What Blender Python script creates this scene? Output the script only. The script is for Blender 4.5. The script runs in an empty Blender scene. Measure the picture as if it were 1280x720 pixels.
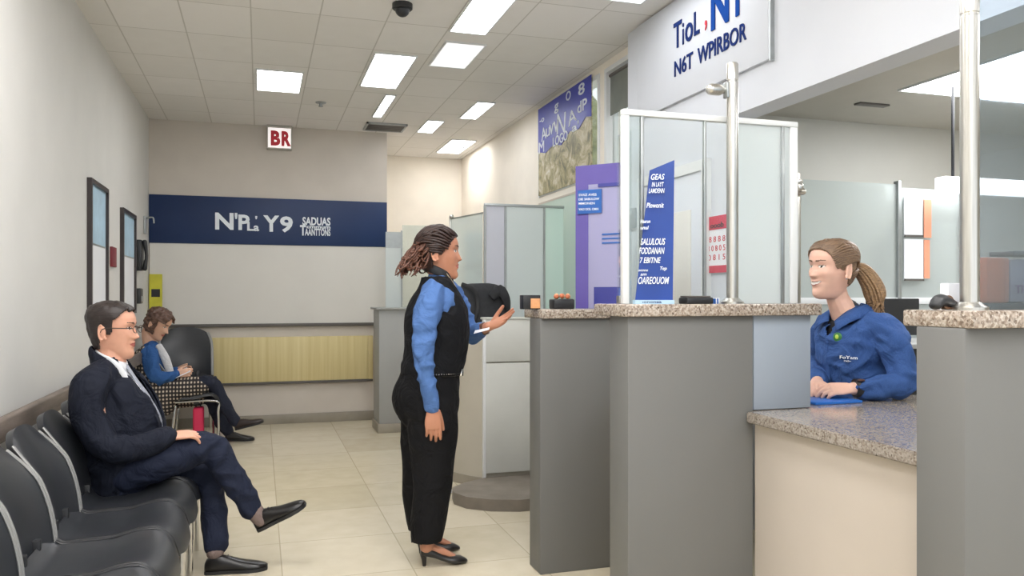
import bpy, bmesh, math, random
from math import sin, cos, tan, atan, pi, radians
from mathutils import Vector, Matrix, noise
random.seed(7)
SC = bpy.context.scene
COL = SC.collection
# ------------------------------------------------------------------ camera
F = 1000.0; HOR = 370.0; PSI = atan(315.0/F); CZ = 1.35; CEIL = 3.14
FWD = Vector((sin(PSI), cos(PSI), 0)); RGT = Vector((cos(PSI), -sin(PSI), 0))
cam = bpy.data.cameras.new('camera'); camo = bpy.data.objects.new('camera', cam); COL.objects.link(camo)
camo.location = (0, 0, CZ); camo.rotation_euler = (pi/2, 0, -PSI)
cam.sensor_width = 36; cam.lens = 36*F/1280; cam.shift_y = (HOR-360)/1280.0; cam.clip_start = .05
SC.camera = camo
def ray(px, py): return FWD + RGT*((px-640)/F) + Vector((0, 0, (HOR-py)/F))
def W(px, py, Y):
    d = ray(px, py); t = Y/d.y; return Vector((d.x*t, Y, CZ+d.z*t))
def WX(px, py, X):
    d = ray(px, py); t = X/d.x; return Vector((X, d.y*t, CZ+d.z*t))
def WZ(px, py, Z):
    d = ray(px, py); t = (Z-CZ)/d.z; return Vector((d.x*t, d.y*t, Z))
vs = SC.view_settings
vs.view_transform = 'Standard'; vs.look = 'None'; vs.gamma = 1; vs.exposure = 0.68; vs.use_curve_mapping = False
wd = bpy.data.worlds.new('world'); SC.world = wd; wd.use_nodes = True
wd.node_tree.nodes['Background'].inputs[0].default_value = (.93, .97, 1, 1)
wd.node_tree.nodes['Background'].inputs[1].default_value = 1.0
# ------------------------------------------------------------------ materials
def rgb(r, g, b):
    f = lambda c: (c/255/12.92) if c/255 <= .04045 else ((c/255+.055)/1.055)**2.4
    return (f(r), f(g), f(b), 1)
class NT:
    def __init__(s, name):
        s.m = bpy.data.materials.new(name); s.m.use_nodes = True; s.t = s.m.node_tree
        s.n = s.t.nodes; s.l = s.t.links; s.b = s.n['Principled BSDF']; s.out = s.n['Material Output']
    def node(s, typ, ins=None, **kw):
        n = s.n.new(typ)
        for k, v in kw.items(): setattr(n, k, v)
        for k, v in (ins or {}).items():
            if isinstance(v, bpy.types.NodeSocket): s.l.new(v, n.inputs[k])
            else: n.inputs[k].default_value = v
        return n
    def coord(s, scale=(1, 1, 1), kind='Object'):
        tc = s.node('ShaderNodeTexCoord'); mp = s.node('ShaderNodeMapping', {'Vector': tc.outputs[kind], 'Scale': scale}); return mp.outputs[0]
    def ramp(s, fac, stops, interp='LINEAR'):
        r = s.node('ShaderNodeValToRGB', {'Fac': fac}); cr = r.color_ramp; cr.interpolation = interp
        while len(cr.elements) < len(stops): cr.elements.new(.5)
        for e, (p, c) in zip(cr.elements, stops): e.position = p; e.color = c
        return r.outputs[0]
    def bump(s, h, strength=.2, dist=.01):
        b = s.node('ShaderNodeBump', {'Height': h, 'Strength': strength, 'Distance': dist}); s.l.new(b.outputs[0], s.b.inputs['Normal'])
def pm(name, col, rough=.6, metal=0, noise_amt=.04, scale=6, bump=0, bscale=60, stretch=(1, 1, 1), spec=.5, coat=0, sheen=0):
    t = NT(name); v = t.coord(stretch)
    n = t.node('ShaderNodeTexNoise', {'Vector': v, 'Scale': scale, 'Detail': 4})
    d = [max(0, c*(1-noise_amt*2)) for c in col[:3]]+[1]; u = [min(1, c*(1+noise_amt*2)) for c in col[:3]]+[1]
    t.l.new(t.ramp(n.outputs[0], [(.3, d), (.7, u)]), t.b.inputs['Base Color'])
    t.b.inputs['Roughness'].default_value = rough; t.b.inputs['Metallic'].default_value = metal
    t.b.inputs['Specular IOR Level'].default_value = spec; t.b.inputs['Coat Weight'].default_value = coat
    if sheen: t.b.inputs['Sheen Weight'].default_value = sheen
    if bump:
        n2 = t.node('ShaderNodeTexNoise', {'Vector': v, 'Scale': bscale, 'Detail': 3}); t.bump(n2.outputs[0], bump, .004)
    return t.m
def emis(name, col, strength):
    t = NT(name); t.b.inputs['Base Color'].default_value = (.8, .8, .8, 1)
    t.b.inputs['Emission Color'].default_value = col; t.b.inputs['Emission Strength'].default_value = strength
    return t.m
def glassm(name, tint=(.93, .97, .96, 1), refl=1.0, milky=0.0, milk=(.8, .86, .85, 1), rough=.02):
    t = NT(name)
    tr = t.node('ShaderNodeBsdfTransparent', {'Color': tint}); gl = t.node('ShaderNodeBsdfGlossy', {'Color': (1, 1, 1, 1), 'Roughness': rough})
    fr = t.node('ShaderNodeFresnel', {'IOR': 1.45}); ml = t.node('ShaderNodeMath', {0: fr.outputs[0], 1: refl}, operation='MULTIPLY')
    base = tr.outputs[0]
    if milky:
        di = t.node('ShaderNodeBsdfDiffuse', {'Color': milk}); tl = t.node('ShaderNodeBsdfTranslucent', {'Color': milk})
        mx = t.node('ShaderNodeMixShader', {0: .45, 1: di.outputs[0], 2: tl.outputs[0]})
        m2 = t.node('ShaderNodeMixShader', {0: milky, 1: base, 2: mx.outputs[0]}); base = m2.outputs[0]
    m3 = t.node('ShaderNodeMixShader', {0: ml.outputs[0], 1: base, 2: gl.outputs[0]})
    t.l.new(m3.outputs[0], t.out.inputs[0]); return t.m
M = {}
M['wall'] = pm('wall_paint', rgb(214, 213, 209), .75, noise_amt=.012, scale=3, bump=.05, bscale=200)
M['wall_cool'] = pm('cool_white_paint', rgb(208, 211, 217), .65, noise_amt=.01, scale=3)
M['wall_warm'] = pm('warm_wall_paint', rgb(206, 198, 188), .8, noise_amt=.02, scale=3, bump=.05, bscale=200)
M['wall_cream'] = pm('cream_wall_paint', rgb(240, 233, 221), .8, noise_amt=.02, scale=3)
M['wall_office'] = pm('office_wall_paint', rgb(188, 186, 178), .8, noise_amt=.015, scale=3)
M['board'] = pm('pale_wall_board', rgb(216, 213, 206), .5, noise_amt=.01, scale=3)
M['dark_trim'] = pm('dark_grey_trim', rgb(92, 88, 84), .5)
M['base'] = pm('taupe_baseboard', rgb(150, 143, 130), .5, noise_amt=.05)
M['grey'] = pm('grey_laminate', rgb(113, 113, 111), .5, noise_amt=.02, scale=2, stretch=(1, 1, .2), spec=.35)
M['grey_far'] = pm('light_grey_laminate', rgb(158, 159, 157), .5, noise_amt=.02, scale=2)
M['bluegrey'] = pm('blue_grey_laminate', rgb(150, 160, 172), .4, noise_amt=.02, scale=2)
M['cream'] = pm('cream_laminate', rgb(198, 188, 176), .45, noise_amt=.02, scale=2)
M['white_lam'] = pm('white_laminate', rgb(200, 201, 195), .4, noise_amt=.03, scale=3)
M['beige_lam'] = pm('beige_laminate', rgb(188, 182, 168), .5, noise_amt=.03, scale=3)
M['plinth'] = pm('dark_taupe_plinth', rgb(122, 114, 104), .55, noise_amt=.08, scale=9)
M['steel'] = pm('brushed_steel', rgb(200, 198, 192), .3, 1, noise_amt=.06, scale=30, stretch=(6, 6, .2))
M['alu'] = pm('grey_aluminium', rgb(168, 172, 172), .38, .8, noise_amt=.03, scale=20)
M['white_metal'] = pm('white_painted_metal', rgb(222, 224, 224), .4, 0, noise_amt=.01)
M['chrome'] = pm('chrome', rgb(215, 215, 215), .15, 1, noise_amt=.01)
M['black_pl'] = pm('black_plastic', rgb(34, 35, 38), .42, noise_amt=.08, scale=12, bump=.08, bscale=300)
M['seat_pl'] = pm('charcoal_seat_plastic', rgb(44, 46, 50), .36, noise_amt=.06, scale=8, bump=.06, bscale=350)
M['seat_edge'] = pm('light_grey_seat_edge', rgb(140, 140, 138), .35, noise_amt=.04)
M['black_fab'] = pm('black_fabric', rgb(38, 39, 42), .8, noise_amt=.15, scale=20, bump=.3, bscale=120)
M['glass'] = glassm('clear_glass', (.97, .99, .985, 1), .45, .03)
M['glass_side'] = glassm('side_glass', (.92, .96, .95, 1), .2, .45, (.86, .90, .88, 1))
M['glass_edge'] = glassm('screen_glass', (.9, .95, .94, 1), 1.1, .12, (.78, .84, .83, 1))
M['glass_blue'] = glassm('blue_grey_glass', (.80, .86, .91, 1), .5, .03, (.66, .72, .78, 1))
M['glass_green'] = glassm('green_glass', (.90, .97, .94, 1), .5, .72, (.80, .93, .88, 1))
M['frost'] = glassm('frosted_glass', (.85, .92, .92, 1), .8, .82, (.84, .89, .89, 1), .2)
M['frost_lav'] = glassm('lavender_frosted_glass', (.86, .88, .94, 1), .8, .8, (.80, .81, .88, 1), .2)
M['frost_off'] = glassm('milky_office_glass', (.86, .90, .89, 1), .7, .5, (.82, .87, .86, 1), .06)
M['purple'] = pm('purple_acrylic', rgb(96, 84, 158), .3, noise_amt=.03)
M['lavender'] = glassm('lavender_acrylic', (.72, .70, .90, 1), .8, .85, (.56, .55, .78, 1))
M['navy_acr'] = pm('deep_blue_acrylic', rgb(58, 62, 140), .3, noise_amt=.03)
M['navy'] = pm('navy_sign', rgb(13, 42, 86), .5, noise_amt=.08, scale=1.5)
M['blue_sign'] = pm('blue_sign', rgb(36, 92, 168), .35, noise_amt=.05)
M['banner'] = pm('royal_blue_banner', rgb(24, 60, 138), .35, noise_amt=.1, scale=3)
M['poster_blue'] = pm('poster_blue', rgb(46, 58, 170), .4, noise_amt=.03)
M['white_ink'] = pm('white_lettering', rgb(228, 234, 240), .5, noise_amt=.01)
M['pale_ink'] = pm('pale_blue_lettering', rgb(170, 200, 235), .5, noise_amt=.01)
M['blue_ink'] = pm('blue_lettering', rgb(28, 72, 150), 9, spec=.1, noise_amt=.05)
M['navy_ink'] = pm('navy_lettering', rgb(34, 52, 108), 9, spec=.1, noise_amt=.05)
M['red_ink'] = pm('red_lettering', rgb(205, 34, 54), .5, noise_amt=.02)
M['black_ink'] = pm('black_lettering', rgb(30, 30, 34), .5, noise_amt=.02)
M['paper'] = pm('white_paper', rgb(232, 234, 238), .7, noise_amt=.01)
M['paper_blue'] = pm('pale_blue_print', rgb(176, 206, 226), .5, noise_amt=.08, scale=5)
M['red_paper'] = pm('red_print', rgb(200, 44, 72), .5, noise_amt=.03)
M['orange_paper'] = pm('orange_paper', rgb(236, 160, 128), .7, noise_amt=.05)
M['yellow'] = pm('yellow_notice', rgb(206, 200, 60), .6, noise_amt=.06)
M['frame_dk'] = pm('dark_picture_frame', rgb(52, 44, 44), .4, noise_amt=.05)
M['terracotta'] = pm('terracotta_leather', rgb(196, 112, 76), .45, noise_amt=.08, scale=5)
M['peach'] = pm('peach_cards', rgb(222, 160, 112), .6, noise_amt=.08, scale=30)
M['ywood'] = None
def wood(name, c1, c2, stretch, rough=.5):
    t = NT(name); v = t.coord(stretch)
    n = t.node('ShaderNodeTexNoise', {'Vector': v, 'Scale': 5, 'Detail': 6, 'Roughness': .6})
    t.l.new(t.ramp(n.outputs[0], [(.3, c1), (.7, c2)]), t.b.inputs['Base Color']); t.b.inputs['Roughness'].default_value = rough
    t.bump(n.outputs[0], .1, .003); return t.m
M['ywood'] = wood('yellow_veneer', rgb(206, 188, 132), rgb(222, 207, 156), (6, 1, .15))
M['rail'] = wood('weathered_brown_rail', rgb(84, 74, 68), rgb(134, 122, 112), (4, .6, 4), .55)
def granite():
    t = NT('speckled_granite'); v = t.coord()
    a = t.node('ShaderNodeTexVoronoi', {'Vector': v, 'Scale': 150}); b = t.node('ShaderNodeTexNoise', {'Vector': v, 'Scale': 110, 'Detail': 3}); 
    c = t.ramp(a.outputs['Color'], [(.0, rgb(92, 80, 70)), (.28, rgb(150, 134, 120)), (.5, rgb(172, 159, 146)), (.8, rgb(194, 184, 172)), (1, rgb(120, 106, 94))])
    d = t.ramp(b.outputs[0], [(.35, (.45, .42, .4, 1)), (.55, (1, 1, 1, 1))])
    mx = t.node('ShaderNodeMix', {0: .7, 6: c, 7: d}, data_type='RGBA', blend_type='MULTIPLY')
    t.l.new(mx.outputs[2], t.b.inputs['Base Color']); t.b.inputs['Roughness'].default_value = .22; return t.m
M['granite'] = granite()
def worktop():
    t = NT('polished_grey_granite'); v = t.coord()
    a = t.node('ShaderNodeTexVoronoi', {'Vector': v, 'Scale': 260}); n = t.node('ShaderNodeTexNoise', {'Vector': v, 'Scale': 5, 'Detail': 5})
    c = t.ramp(a.outputs['Color'], [(.0, rgb(130, 120, 112)), (.4, rgb(168, 162, 154)), (.8, rgb(184, 180, 174)), (1, rgb(146, 138, 130))])
    d = t.ramp(n.outputs[0], [(.3, (.86, .86, .86, 1)), (.7, (1, 1, 1, 1))])
    mx = t.node('ShaderNodeMix', {0: 1.0, 6: c, 7: d}, data_type='RGBA', blend_type='MULTIPLY')
    t.l.new(mx.outputs[2], t.b.inputs['Base Color']); t.b.inputs['Roughness'].default_value = .16; return t.m
M['worktop'] = worktop()
def gridmat(name, c1, c2, line, px, py, ox, oy, lw, rough, bumps, var):
    t = NT(name); tc = t.node('ShaderNodeTexCoord'); sp = t.node('ShaderNodeSeparateXYZ', {0: tc.outputs['Object']})
    def cell(o, off, p):
        a = t.node('ShaderNodeMath', {0: o, 1: off}, operation='SUBTRACT'); d = t.node('ShaderNodeMath', {0: a.outputs[0], 1: p}, operation='DIVIDE')
        fr = t.node('ShaderNodeMath', {0: d.outputs[0]}, operation='FRACT'); fl = t.node('ShaderNodeMath', {0: d.outputs[0]}, operation='FLOOR')
        lt = t.node('ShaderNodeMath', {0: fr.outputs[0], 1: lw/p}, operation='LESS_THAN'); return lt.outputs[0], fl.outputs[0]
    lx, ix = cell(sp.outputs[0], ox, px); ly, iy = cell(sp.outputs[1], oy, py)
    mk = t.node('ShaderNodeMath', {0: lx, 1: ly}, operation='MAXIMUM').outputs[0]
    cv = t.node('ShaderNodeCombineXYZ', {0: ix, 1: iy}); wn = t.node('ShaderNodeTexWhiteNoise', {'Vector': cv.outputs[0]})
    ns = t.node('ShaderNodeTexNoise', {'Vector': tc.outputs['Object'], 'Scale': 7, 'Detail': 6})
    mm = t.node('ShaderNodeMix', {0: var, 2: ns.outputs[0], 3: wn.outputs[0]}); 
    base = t.ramp(mm.outputs[0], [(.3, c1), (.7, c2)])
    mx = t.node('ShaderNodeMix', {0: mk, 6: base, 7: line}, data_type='RGBA')
    t.l.new(mx.outputs[2], t.b.inputs['Base Color']); t.b.inputs['Roughness'].default_value = rough
    inv = t.node('ShaderNodeMath', {0: 1.0, 1: mk}, operation='SUBTRACT'); t.bump(inv.outputs[0], bumps, .003); return t.m
M['ceil'] = gridmat('ceiling_tiles', rgb(228, 225, 220), rgb(234, 231, 227), rgb(200, 196, 189), .42, .62, -.06, .26, .009, .85, .4, .5)
M['floor'] = gridmat('cream_floor_tiles', rgb(202, 191, 166), rgb(216, 206, 183), rgb(182, 171, 147), .62, .62, .1, .2, .006, .2, .1, .35)
M['ceil_off'] = pm('office_ceiling', rgb(186, 182, 172), .85, noise_amt=.01)
M['light'] = emis('lit_diffuser', (1, .985, .985, 1), 9.5)
M['light_cool'] = emis('lit_cool_diffuser', (.95, .97, 1, 1), 9.5)
M['light_soft'] = emis('soft_lit_lens', (.93, .97, 1, 1), 1.3)
M['light_mid'] = emis('mid_diffuser', (.95, .97, 1, 1), 3.5)
M['reflect_glow'] = emis('reflection_glow', (.95, .97, 1, 1), .5)  # weak glow for a ceiling reflection, no lamp
M['exit'] = emis('lit_exit_face', (1, .90, .88, 1), .42)
# ------------------------------------------------------------------ builders
def nb(): return bmesh.new()
def box(bm, x0, x1, y0, y1, z0, z1, bev=0, seg=2):
    r = bmesh.ops.create_cube(bm, size=1); vs_ = r['verts']
    for v in vs_: v.co = Vector(((x0+x1)/2+v.co.x*(x1-x0), (y0+y1)/2+v.co.y*(y1-y0), (z0+z1)/2+v.co.z*(z1-z0)))
    if bev:
        es = list({e for v in vs_ for e in v.link_edges}); bmesh.ops.bevel(bm, geom=es, offset=bev, segments=seg, affect='EDGES', profile=.5)
    return bm
def prism(bm, pts, z0, z1):
    a = [bm.verts.new((x, y, z0)) for x, y in pts]; b = [bm.verts.new((x, y, z1)) for x, y in pts]; n = len(pts)
    bm.faces.new(a[::-1]); bm.faces.new(b)
    for i in range(n): bm.faces.new((a[i], a[(i+1) % n], b[(i+1) % n], b[i]))
    bmesh.ops.recalc_face_normals(bm, faces=bm.faces); return bm
def slab(bm, p, q, z0, z1, th):
    """upright slab between plan points p and q, thickness th"""
    d = Vector((q[0]-p[0], q[1]-p[1])).normalized(); n = Vector((-d.y, d.x))*th/2
    return prism(bm, [(p[0]+n.x, p[1]+n.y), (p[0]-n.x, p[1]-n.y), (q[0]-n.x, q[1]-n.y), (q[0]+n.x, q[1]+n.y)], z0, z1)
def crom(pts, sub):
    out = []; n = len(pts)
    for i in range(n-1):
        p0, p1, p2, p3 = pts[max(i-1, 0)], pts[i], pts[i+1], pts[min(i+2, n-1)]
        for s in range(sub):
            t = s/sub
            out.append(.5*((2*p1)+(p2-p0)*t+(2*p0-5*p1+4*p2-p3)*t*t+(3*p1-p0-3*p2+p3)*t**3))
    out.append(pts[-1].copy() if hasattr(pts[-1], 'copy') else pts[-1]); return out
def tube(bm, pts, rad, side=None, sub=4, n=14, cap=True, flat=False):
    """swept elliptical tube; rad entries are r or (r_side, r_other)"""
    P = [Vector(p) for p in pts]; R = [Vector((r, r)) if not isinstance(r, (tuple, list)) else Vector(r) for r in rad]
    if len(R) == 1: R = R*len(P)
    if sub > 1: P = crom(P, sub); R = crom(R, sub)
    m = len(P); prev = None; rings = []
    for i in range(m):
        tg = (P[min(i+1, m-1)]-P[max(i-1, 0)]).normalized()
        a = Vector(side) if side is not None else (prev if prev is not None else (Vector((0, 0, 1)) if abs(tg.z) < .9 else Vector((1, 0, 0))))
        a = (a-tg*a.dot(tg)); a = a.normalized() if a.length > 1e-5 else tg.orthogonal().normalized()
        if side is None: prev = a
        b = tg.cross(a); rings.append((P[i], a, b, R[i], tg))
    if cap and not flat:
        def capr(r, sgn):
            p, a, b, rr, tg = r; o = []
            for k in (1, 2, 3):
                ph = k*pi/8; o.append((p+tg*sgn*sin(ph)*min(rr), a, b, rr*cos(ph), tg))
            return o
        rings = capr(rings[0], -1)[::-1]+rings+capr(rings[-1], 1)
    V = [[bm.verts.new(p+a*cos(2*pi*k/n)*rr[0]+b*sin(2*pi*k/n)*rr[1]) for k in range(n)] for p, a, b, rr, tg in rings]
    for i in range(len(V)-1):
        for k in range(n): bm.faces.new((V[i][k], V[i][(k+1) % n], V[i+1][(k+1) % n], V[i+1][k]))
    if cap: bm.faces.new(V[0][::-1]); bm.faces.new(V[-1])
    return bm
def ell(bm, c, r, rot=None, seg=20):
    mat = Matrix.Translation(Vector(c)) @ (rot.to_4x4() if rot else Matrix.Identity(4)) @ Matrix.Diagonal((*r, 1))
    bmesh.ops.create_uvsphere(bm, u_segments=seg, v_segments=max(8, seg*2//3), radius=1, matrix=mat); return bm
def lathe(bm, c, prof, n=24, axis='Z'):
    c = Vector(c); V = []
    for r, h in prof:
        ring = []
        for k in range(n):
            x, y = r*cos(2*pi*k/n), r*sin(2*pi*k/n)
            p = Vector((x, y, h)) if axis == 'Z' else (Vector((x, h, y)) if axis == 'Y' else Vector((h, x, y)))
            ring.append(bm.verts.new(c+p))
        V.append(ring)
    for i in range(len(V)-1):
        for k in range(n): bm.faces.new((V[i][k], V[i][(k+1) % n], V[i+1][(k+1) % n], V[i+1][k]))
    bm.faces.new(V[0][::-1]); bm.faces.new(V[-1]); bmesh.ops.recalc_face_normals(bm, faces=bm.faces); return bm
def shell(bm, th):
    """give an open sheet a thickness th on the inner side: offset copy plus a rim, with bounded offsets"""
    loose = [v for v in bm.verts if not v.link_faces]
    if loose: bmesh.ops.delete(bm, geom=loose, context='VERTS')
    bm.normal_update(); faces = list(bm.faces); cp = {}
    for v in list(bm.verts):
        n = Vector((0, 0, 0))
        for f in v.link_faces: n += f.normal*f.calc_area()
        n = n.normalized() if n.length > 1e-9 else Vector((0, 0, 0)); cp[v] = bm.verts.new(v.co-n*th)
    rim = [e for e in bm.edges if len(e.link_faces) == 1]; quads = []
    for e in rim:
        l = e.link_loops[0]; a_, b_ = l.vert, l.link_loop_next.vert; quads.append((b_, a_, cp[a_], cp[b_]))
    for f in faces: bm.faces.new([cp[v] for v in reversed(f.verts)])
    for q in quads:
        try: bm.faces.new(q)
        except ValueError: pass
    return bm
def surf(bm, fn, nu, nv, th):
    G = [[bm.verts.new(fn(i/nu, j/nv)) for j in range(nv+1)] for i in range(nu+1)]
    for i in range(nu):
        for j in range(nv): bm.faces.new((G[i][j], G[i+1][j], G[i+1][j+1], G[i][j+1]))
    bmesh.ops.recalc_face_normals(bm, faces=bm.faces)
    return shell(bm, th)
def origin(o):
    v = Vector((0, 0, 0))
    while o is not None: v += o.location; o = o.parent
    return v
def link(name, me, parent=None):
    o = bpy.data.objects.new(name, me); COL.objects.link(o)
    if parent is not None:
        o.parent = parent; me.transform(Matrix.Translation(-origin(parent)))
    return o
def obj(name, bm, mat, parent=None, smooth=None):
    me = bpy.data.meshes.new(name); bm.to_mesh(me); bm.free()
    for m in (mat if isinstance(mat, (list, tuple)) else [mat]): me.materials.append(m)
    if smooth is None: smooth = 35
    if smooth:
        for p in me.polygons: p.use_smooth = True
        if smooth < 180: me.set_sharp_from_angle(angle=radians(smooth))
    return link(name, me, parent)
def centre(o, at=None):
    """put a single-mesh thing's origin at its base centre"""
    me = o.data; xs = [v.co for v in me.vertices]
    lo = Vector([min(c[i] for c in xs) for i in range(3)]); hi = Vector([max(c[i] for c in xs) for i in range(3)])
    c = Vector(((lo.x+hi.x)/2, (lo.y+hi.y)/2, lo.z)); me.transform(Matrix.Translation(-c)); o.location = c; return o
def tag(o, label, cat, group=None, kind=None):
    o['label'] = label; o['category'] = cat
    if group: o['group'] = group
    if kind: o['kind'] = kind
    return o
def solo(name, bm, mat, label, cat, group=None, smooth=None): return tag(centre(obj(name, bm, mat, None, smooth)), label, cat, group)
def thing(name, label, cat, loc=(0, 0, 0), group=None):
    o = bpy.data.objects.new(name, None); COL.objects.link(o); o.location = loc; o.empty_display_size = .1; return tag(o, label, cat, group)
def struct(name, bm, mat, smooth=None):
    o = obj(name, bm, mat, None, smooth); o['kind'] = 'structure'; return o
def dup(o, parent=None):
    c = o.copy(); COL.objects.link(c)
    if parent is not None: c.parent = parent
    for ch in list(o.children): dup(ch, c)
    return c
def text_mesh(s, size, ext=.002, shear=0, spacing=1.0, bold=0.0):
    cu = bpy.data.curves.new('lettering', 'FONT'); cu.body = s; cu.size = size; cu.extrude = ext; cu.shear = shear; cu.space_character = spacing; cu.offset = bold*size
    cu.resolution_u = 3; cu.space_line = 1.0
    o = bpy.data.objects.new('lettering', cu); COL.objects.link(o); dg = bpy.context.evaluated_depsgraph_get(); dg.update()
    me = bpy.data.meshes.new_from_object(o.evaluated_get(dg)); bpy.data.objects.remove(o); bpy.data.curves.remove(cu); return me
def letters(bm, items, org, ux, uz, scale_to=None):
    """items: (text, u, v, size, kwargs, width or None). org + ux*u + uz*v; extruded along ux x uz"""
    ux = Vector(ux).normalized(); uz = Vector(uz).normalized(); un = ux.cross(uz)
    for s, u, v, size, kw, wid in items:
        kw = dict(kw); rot = kw.pop('rot', 0); me = text_mesh(s, size, **kw)
        if not me.vertices: continue
        xs = [q.co.x for q in me.vertices]; x0, x1 = min(xs), max(xs); k = (wid/(x1-x0)) if wid else 1
        mat = Matrix(((ux.x, uz.x, un.x, 0), (ux.y, uz.y, un.y, 0), (ux.z, uz.z, un.z, 0), (0, 0, 0, 1)))
        full = Matrix.Translation(Vector(org)+ux*u+uz*v) @ mat @ Matrix.Rotation(rot, 4, 'Z') @ Matrix.Diagonal((k, 1, 1, 1)) @ Matrix.Translation((-x0, 0, 0))
        me.transform(full); bm.from_mesh(me); bpy.data.meshes.remove(me)
    return bm
# ------------------------------------------------------------------ room shell
XL, XR, YB, YR, XC, XB = -1.07, 2.52, 8.8, 10.2, 1.33, 2.4
YS = -2.6
struct('floor', box(nb(), XL-.12, 6.2, YS, YR+.12, -.1, 0), M['floor'])
struct('ceiling', box(nb(), XL-.12, XR+.12, YS, YR+.12, CEIL, CEIL+.1), M['ceil'])
struct('wall_left', box(nb(), XL-.12, XL, YS, YB+.12, 0, CEIL), M['wall'])
struct('wall_back', box(nb(), XL, XC, YB, YB+.12, 0, CEIL), M['wall_warm'])
struct('wall_return', box(nb(), XC-.12, XC, YB+.12, YR, 0, CEIL), M['wall_cream'])
struct('wall_recess', box(nb(), XC-.12, XR+.12, YR, YR+.12, 0, CEIL), M['wall_cream'])
# right wall with the high windows: openings Z 2.28..3.10
WZ0, WZ1 = 2.28, 3.08
bm = nb()
box(bm, XR, XR+.12, 5.0, YR, 0, WZ0); box(bm, XR, XR+.12, 5.0, YR, WZ1, CEIL); box(bm, XR, XR+.12, 7.14, YR, WZ0, WZ1); box(bm, XR, XR+.12, 5.62, 5.72, WZ0, WZ1); box(bm, XR, XR+.12, 5.0, 5.08, WZ0, WZ1)
struct('wall_right', bm, M['wall_cream'])
bm = nb(); box(bm, XB, XB+.12, 3.73, 4.98, 0, CEIL); box(bm, XB+.12, XR+.12, 4.96, 4.98, 0, CEIL)
struct('wall_side', bm, M['wall_cool'])
struct('wall_bulkhead', box(nb(), XB, XB+.15, YS, 3.73, 2.31, CEIL+.1), M['wall_cool'])
struct('wall_office', box(nb(), XB+.12, 6.2, 4.83, 4.95, 0, 2.75), M['wall_office'])
struct('wall_east', box(nb(), 6.2, 6.32, YS, 4.95, 0, 2.75), M['wall_office'])
struct('ceiling_office', box(nb(), XB+.15, 6.2, YS, 4.83, 2.62, 2.7), M['ceil_off'])
# seam and pilaster below the rail of the left wall, boards on the back wall
struct('trim_1', box(nb(), XL, XL+.02, 4.42, 4.87, 0, .80, .004), M['wall_cool'])
struct('baseboard_back', box(nb(), XL, XC, YB-.018, YB, 0, .1, .004), M['base'])
struct('baseboard_left', box(nb(), XL, XL+.016, YS, YB-.02, 0, .1, .004), M['base'])
struct('trim_2', box(nb(), XL+.01, XC-.005, YB-.02, YB, 1.06, 1.885), M['board'])
struct('trim_3', box(nb(), XL+.01, XC-.005, YB-.045, YB, 1.03, 1.062, .004), M['dark_trim'])
# yellow veneer panel
t = thing('radiator_cover', 'pale yellow veneer panel along the foot of the back wall below the dark ledge', 'panel', (.34, YB, .43))
obj('panel', box(nb(), -.49, 1.12, YB-.05, YB, .45, .92, .006), M['ywood'], t)
obj('bottom_rail', box(nb(), -.49, 1.17, YB-.055, YB, .425, .45, .003), M['dark_trim'], t)
obj('end_post', box(nb(), 1.12, 1.17, YB-.055, YB, .45, .92, .004), M['ywood'], t)
# back sign
t = thing('wall_sign', 'long navy blue sign band with white lettering across the back wall', 'sign', (.1, YB, 1.89))
sb_ = obj('board', box(nb(), XL+.005, XC-.003, YB-.03, YB, 1.888, 2.375, .002), M['navy'], t)
def signx(px, py): return W(px, py, YB-.03)
bm = nb(); L0 = signx(269, 286)
def at(px): return signx(px, 286).x-L0.x
B = dict(bold=.03, ext=.004)
letters(bm, [("N", 0, 0, .235, B, at(292)-at(269)), ("'", at(293.5), .02, .20, B, .025), ("P", at(298), .0, .215, B, at(312)-at(298)), ("L", at(309), -.008, .125, B, .07), ("a", at(317), -.01, .11, B, .055),
             ("'", at(319), .05, .13, dict(ext=.004), .02), ("Y", at(329), -.01, .23, B, at(349)-at(329)), ("9", at(350), -.01, .22, B, at(366)-at(350))], L0+Vector((0, -.004, 0)), (1, 0, 0), (0, 0, 1))
letters(bm, [("SADUAS", at(378), .065, .115, B, at(413)-at(378)), ("T", at(375), -.045, .15, B, .06), ("cmmum", at(383), .03, .05, B, at(413)-at(383)), ("AANTTONS", at(381), -.045, .10, B, at(413)-at(381))], L0+Vector((0, -.004, 0)), (1, 0, 0), (0, 0, 1))
obj('lettering', bm, M['white_ink'], sb_, 0)
# exit sign
t = thing('exit_sign', 'small lit white box sign with red letters under the ceiling on the back wall', 'sign', (*W(348, 160, YB).xy, 2.9))
p0 = W(335, 184, YB-.09); p1 = W(363.5, 161, YB-.09)
obj('housing', box(nb(), p0.x-.012, p1.x+.012, YB-.088, YB, p0.z-.012, p1.z+.03, .005), M['wall_office'], t)
sb_ = obj('face', box(nb(), p0.x, p1.x, YB-.094, YB-.088, p0.z, p1.z), M['exit'], t)
obj('lettering', letters(nb(), [("B", .028, .030, .20, dict(bold=.05, ext=.003), .095), ("R", .135, .030, .20, dict(bold=.05, ext=.003), .095)], (p0.x, YB-.096, p0.z), (1, 0, 0), (0, 0, 1)), M['red_ink'], sb_, 0)
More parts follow.
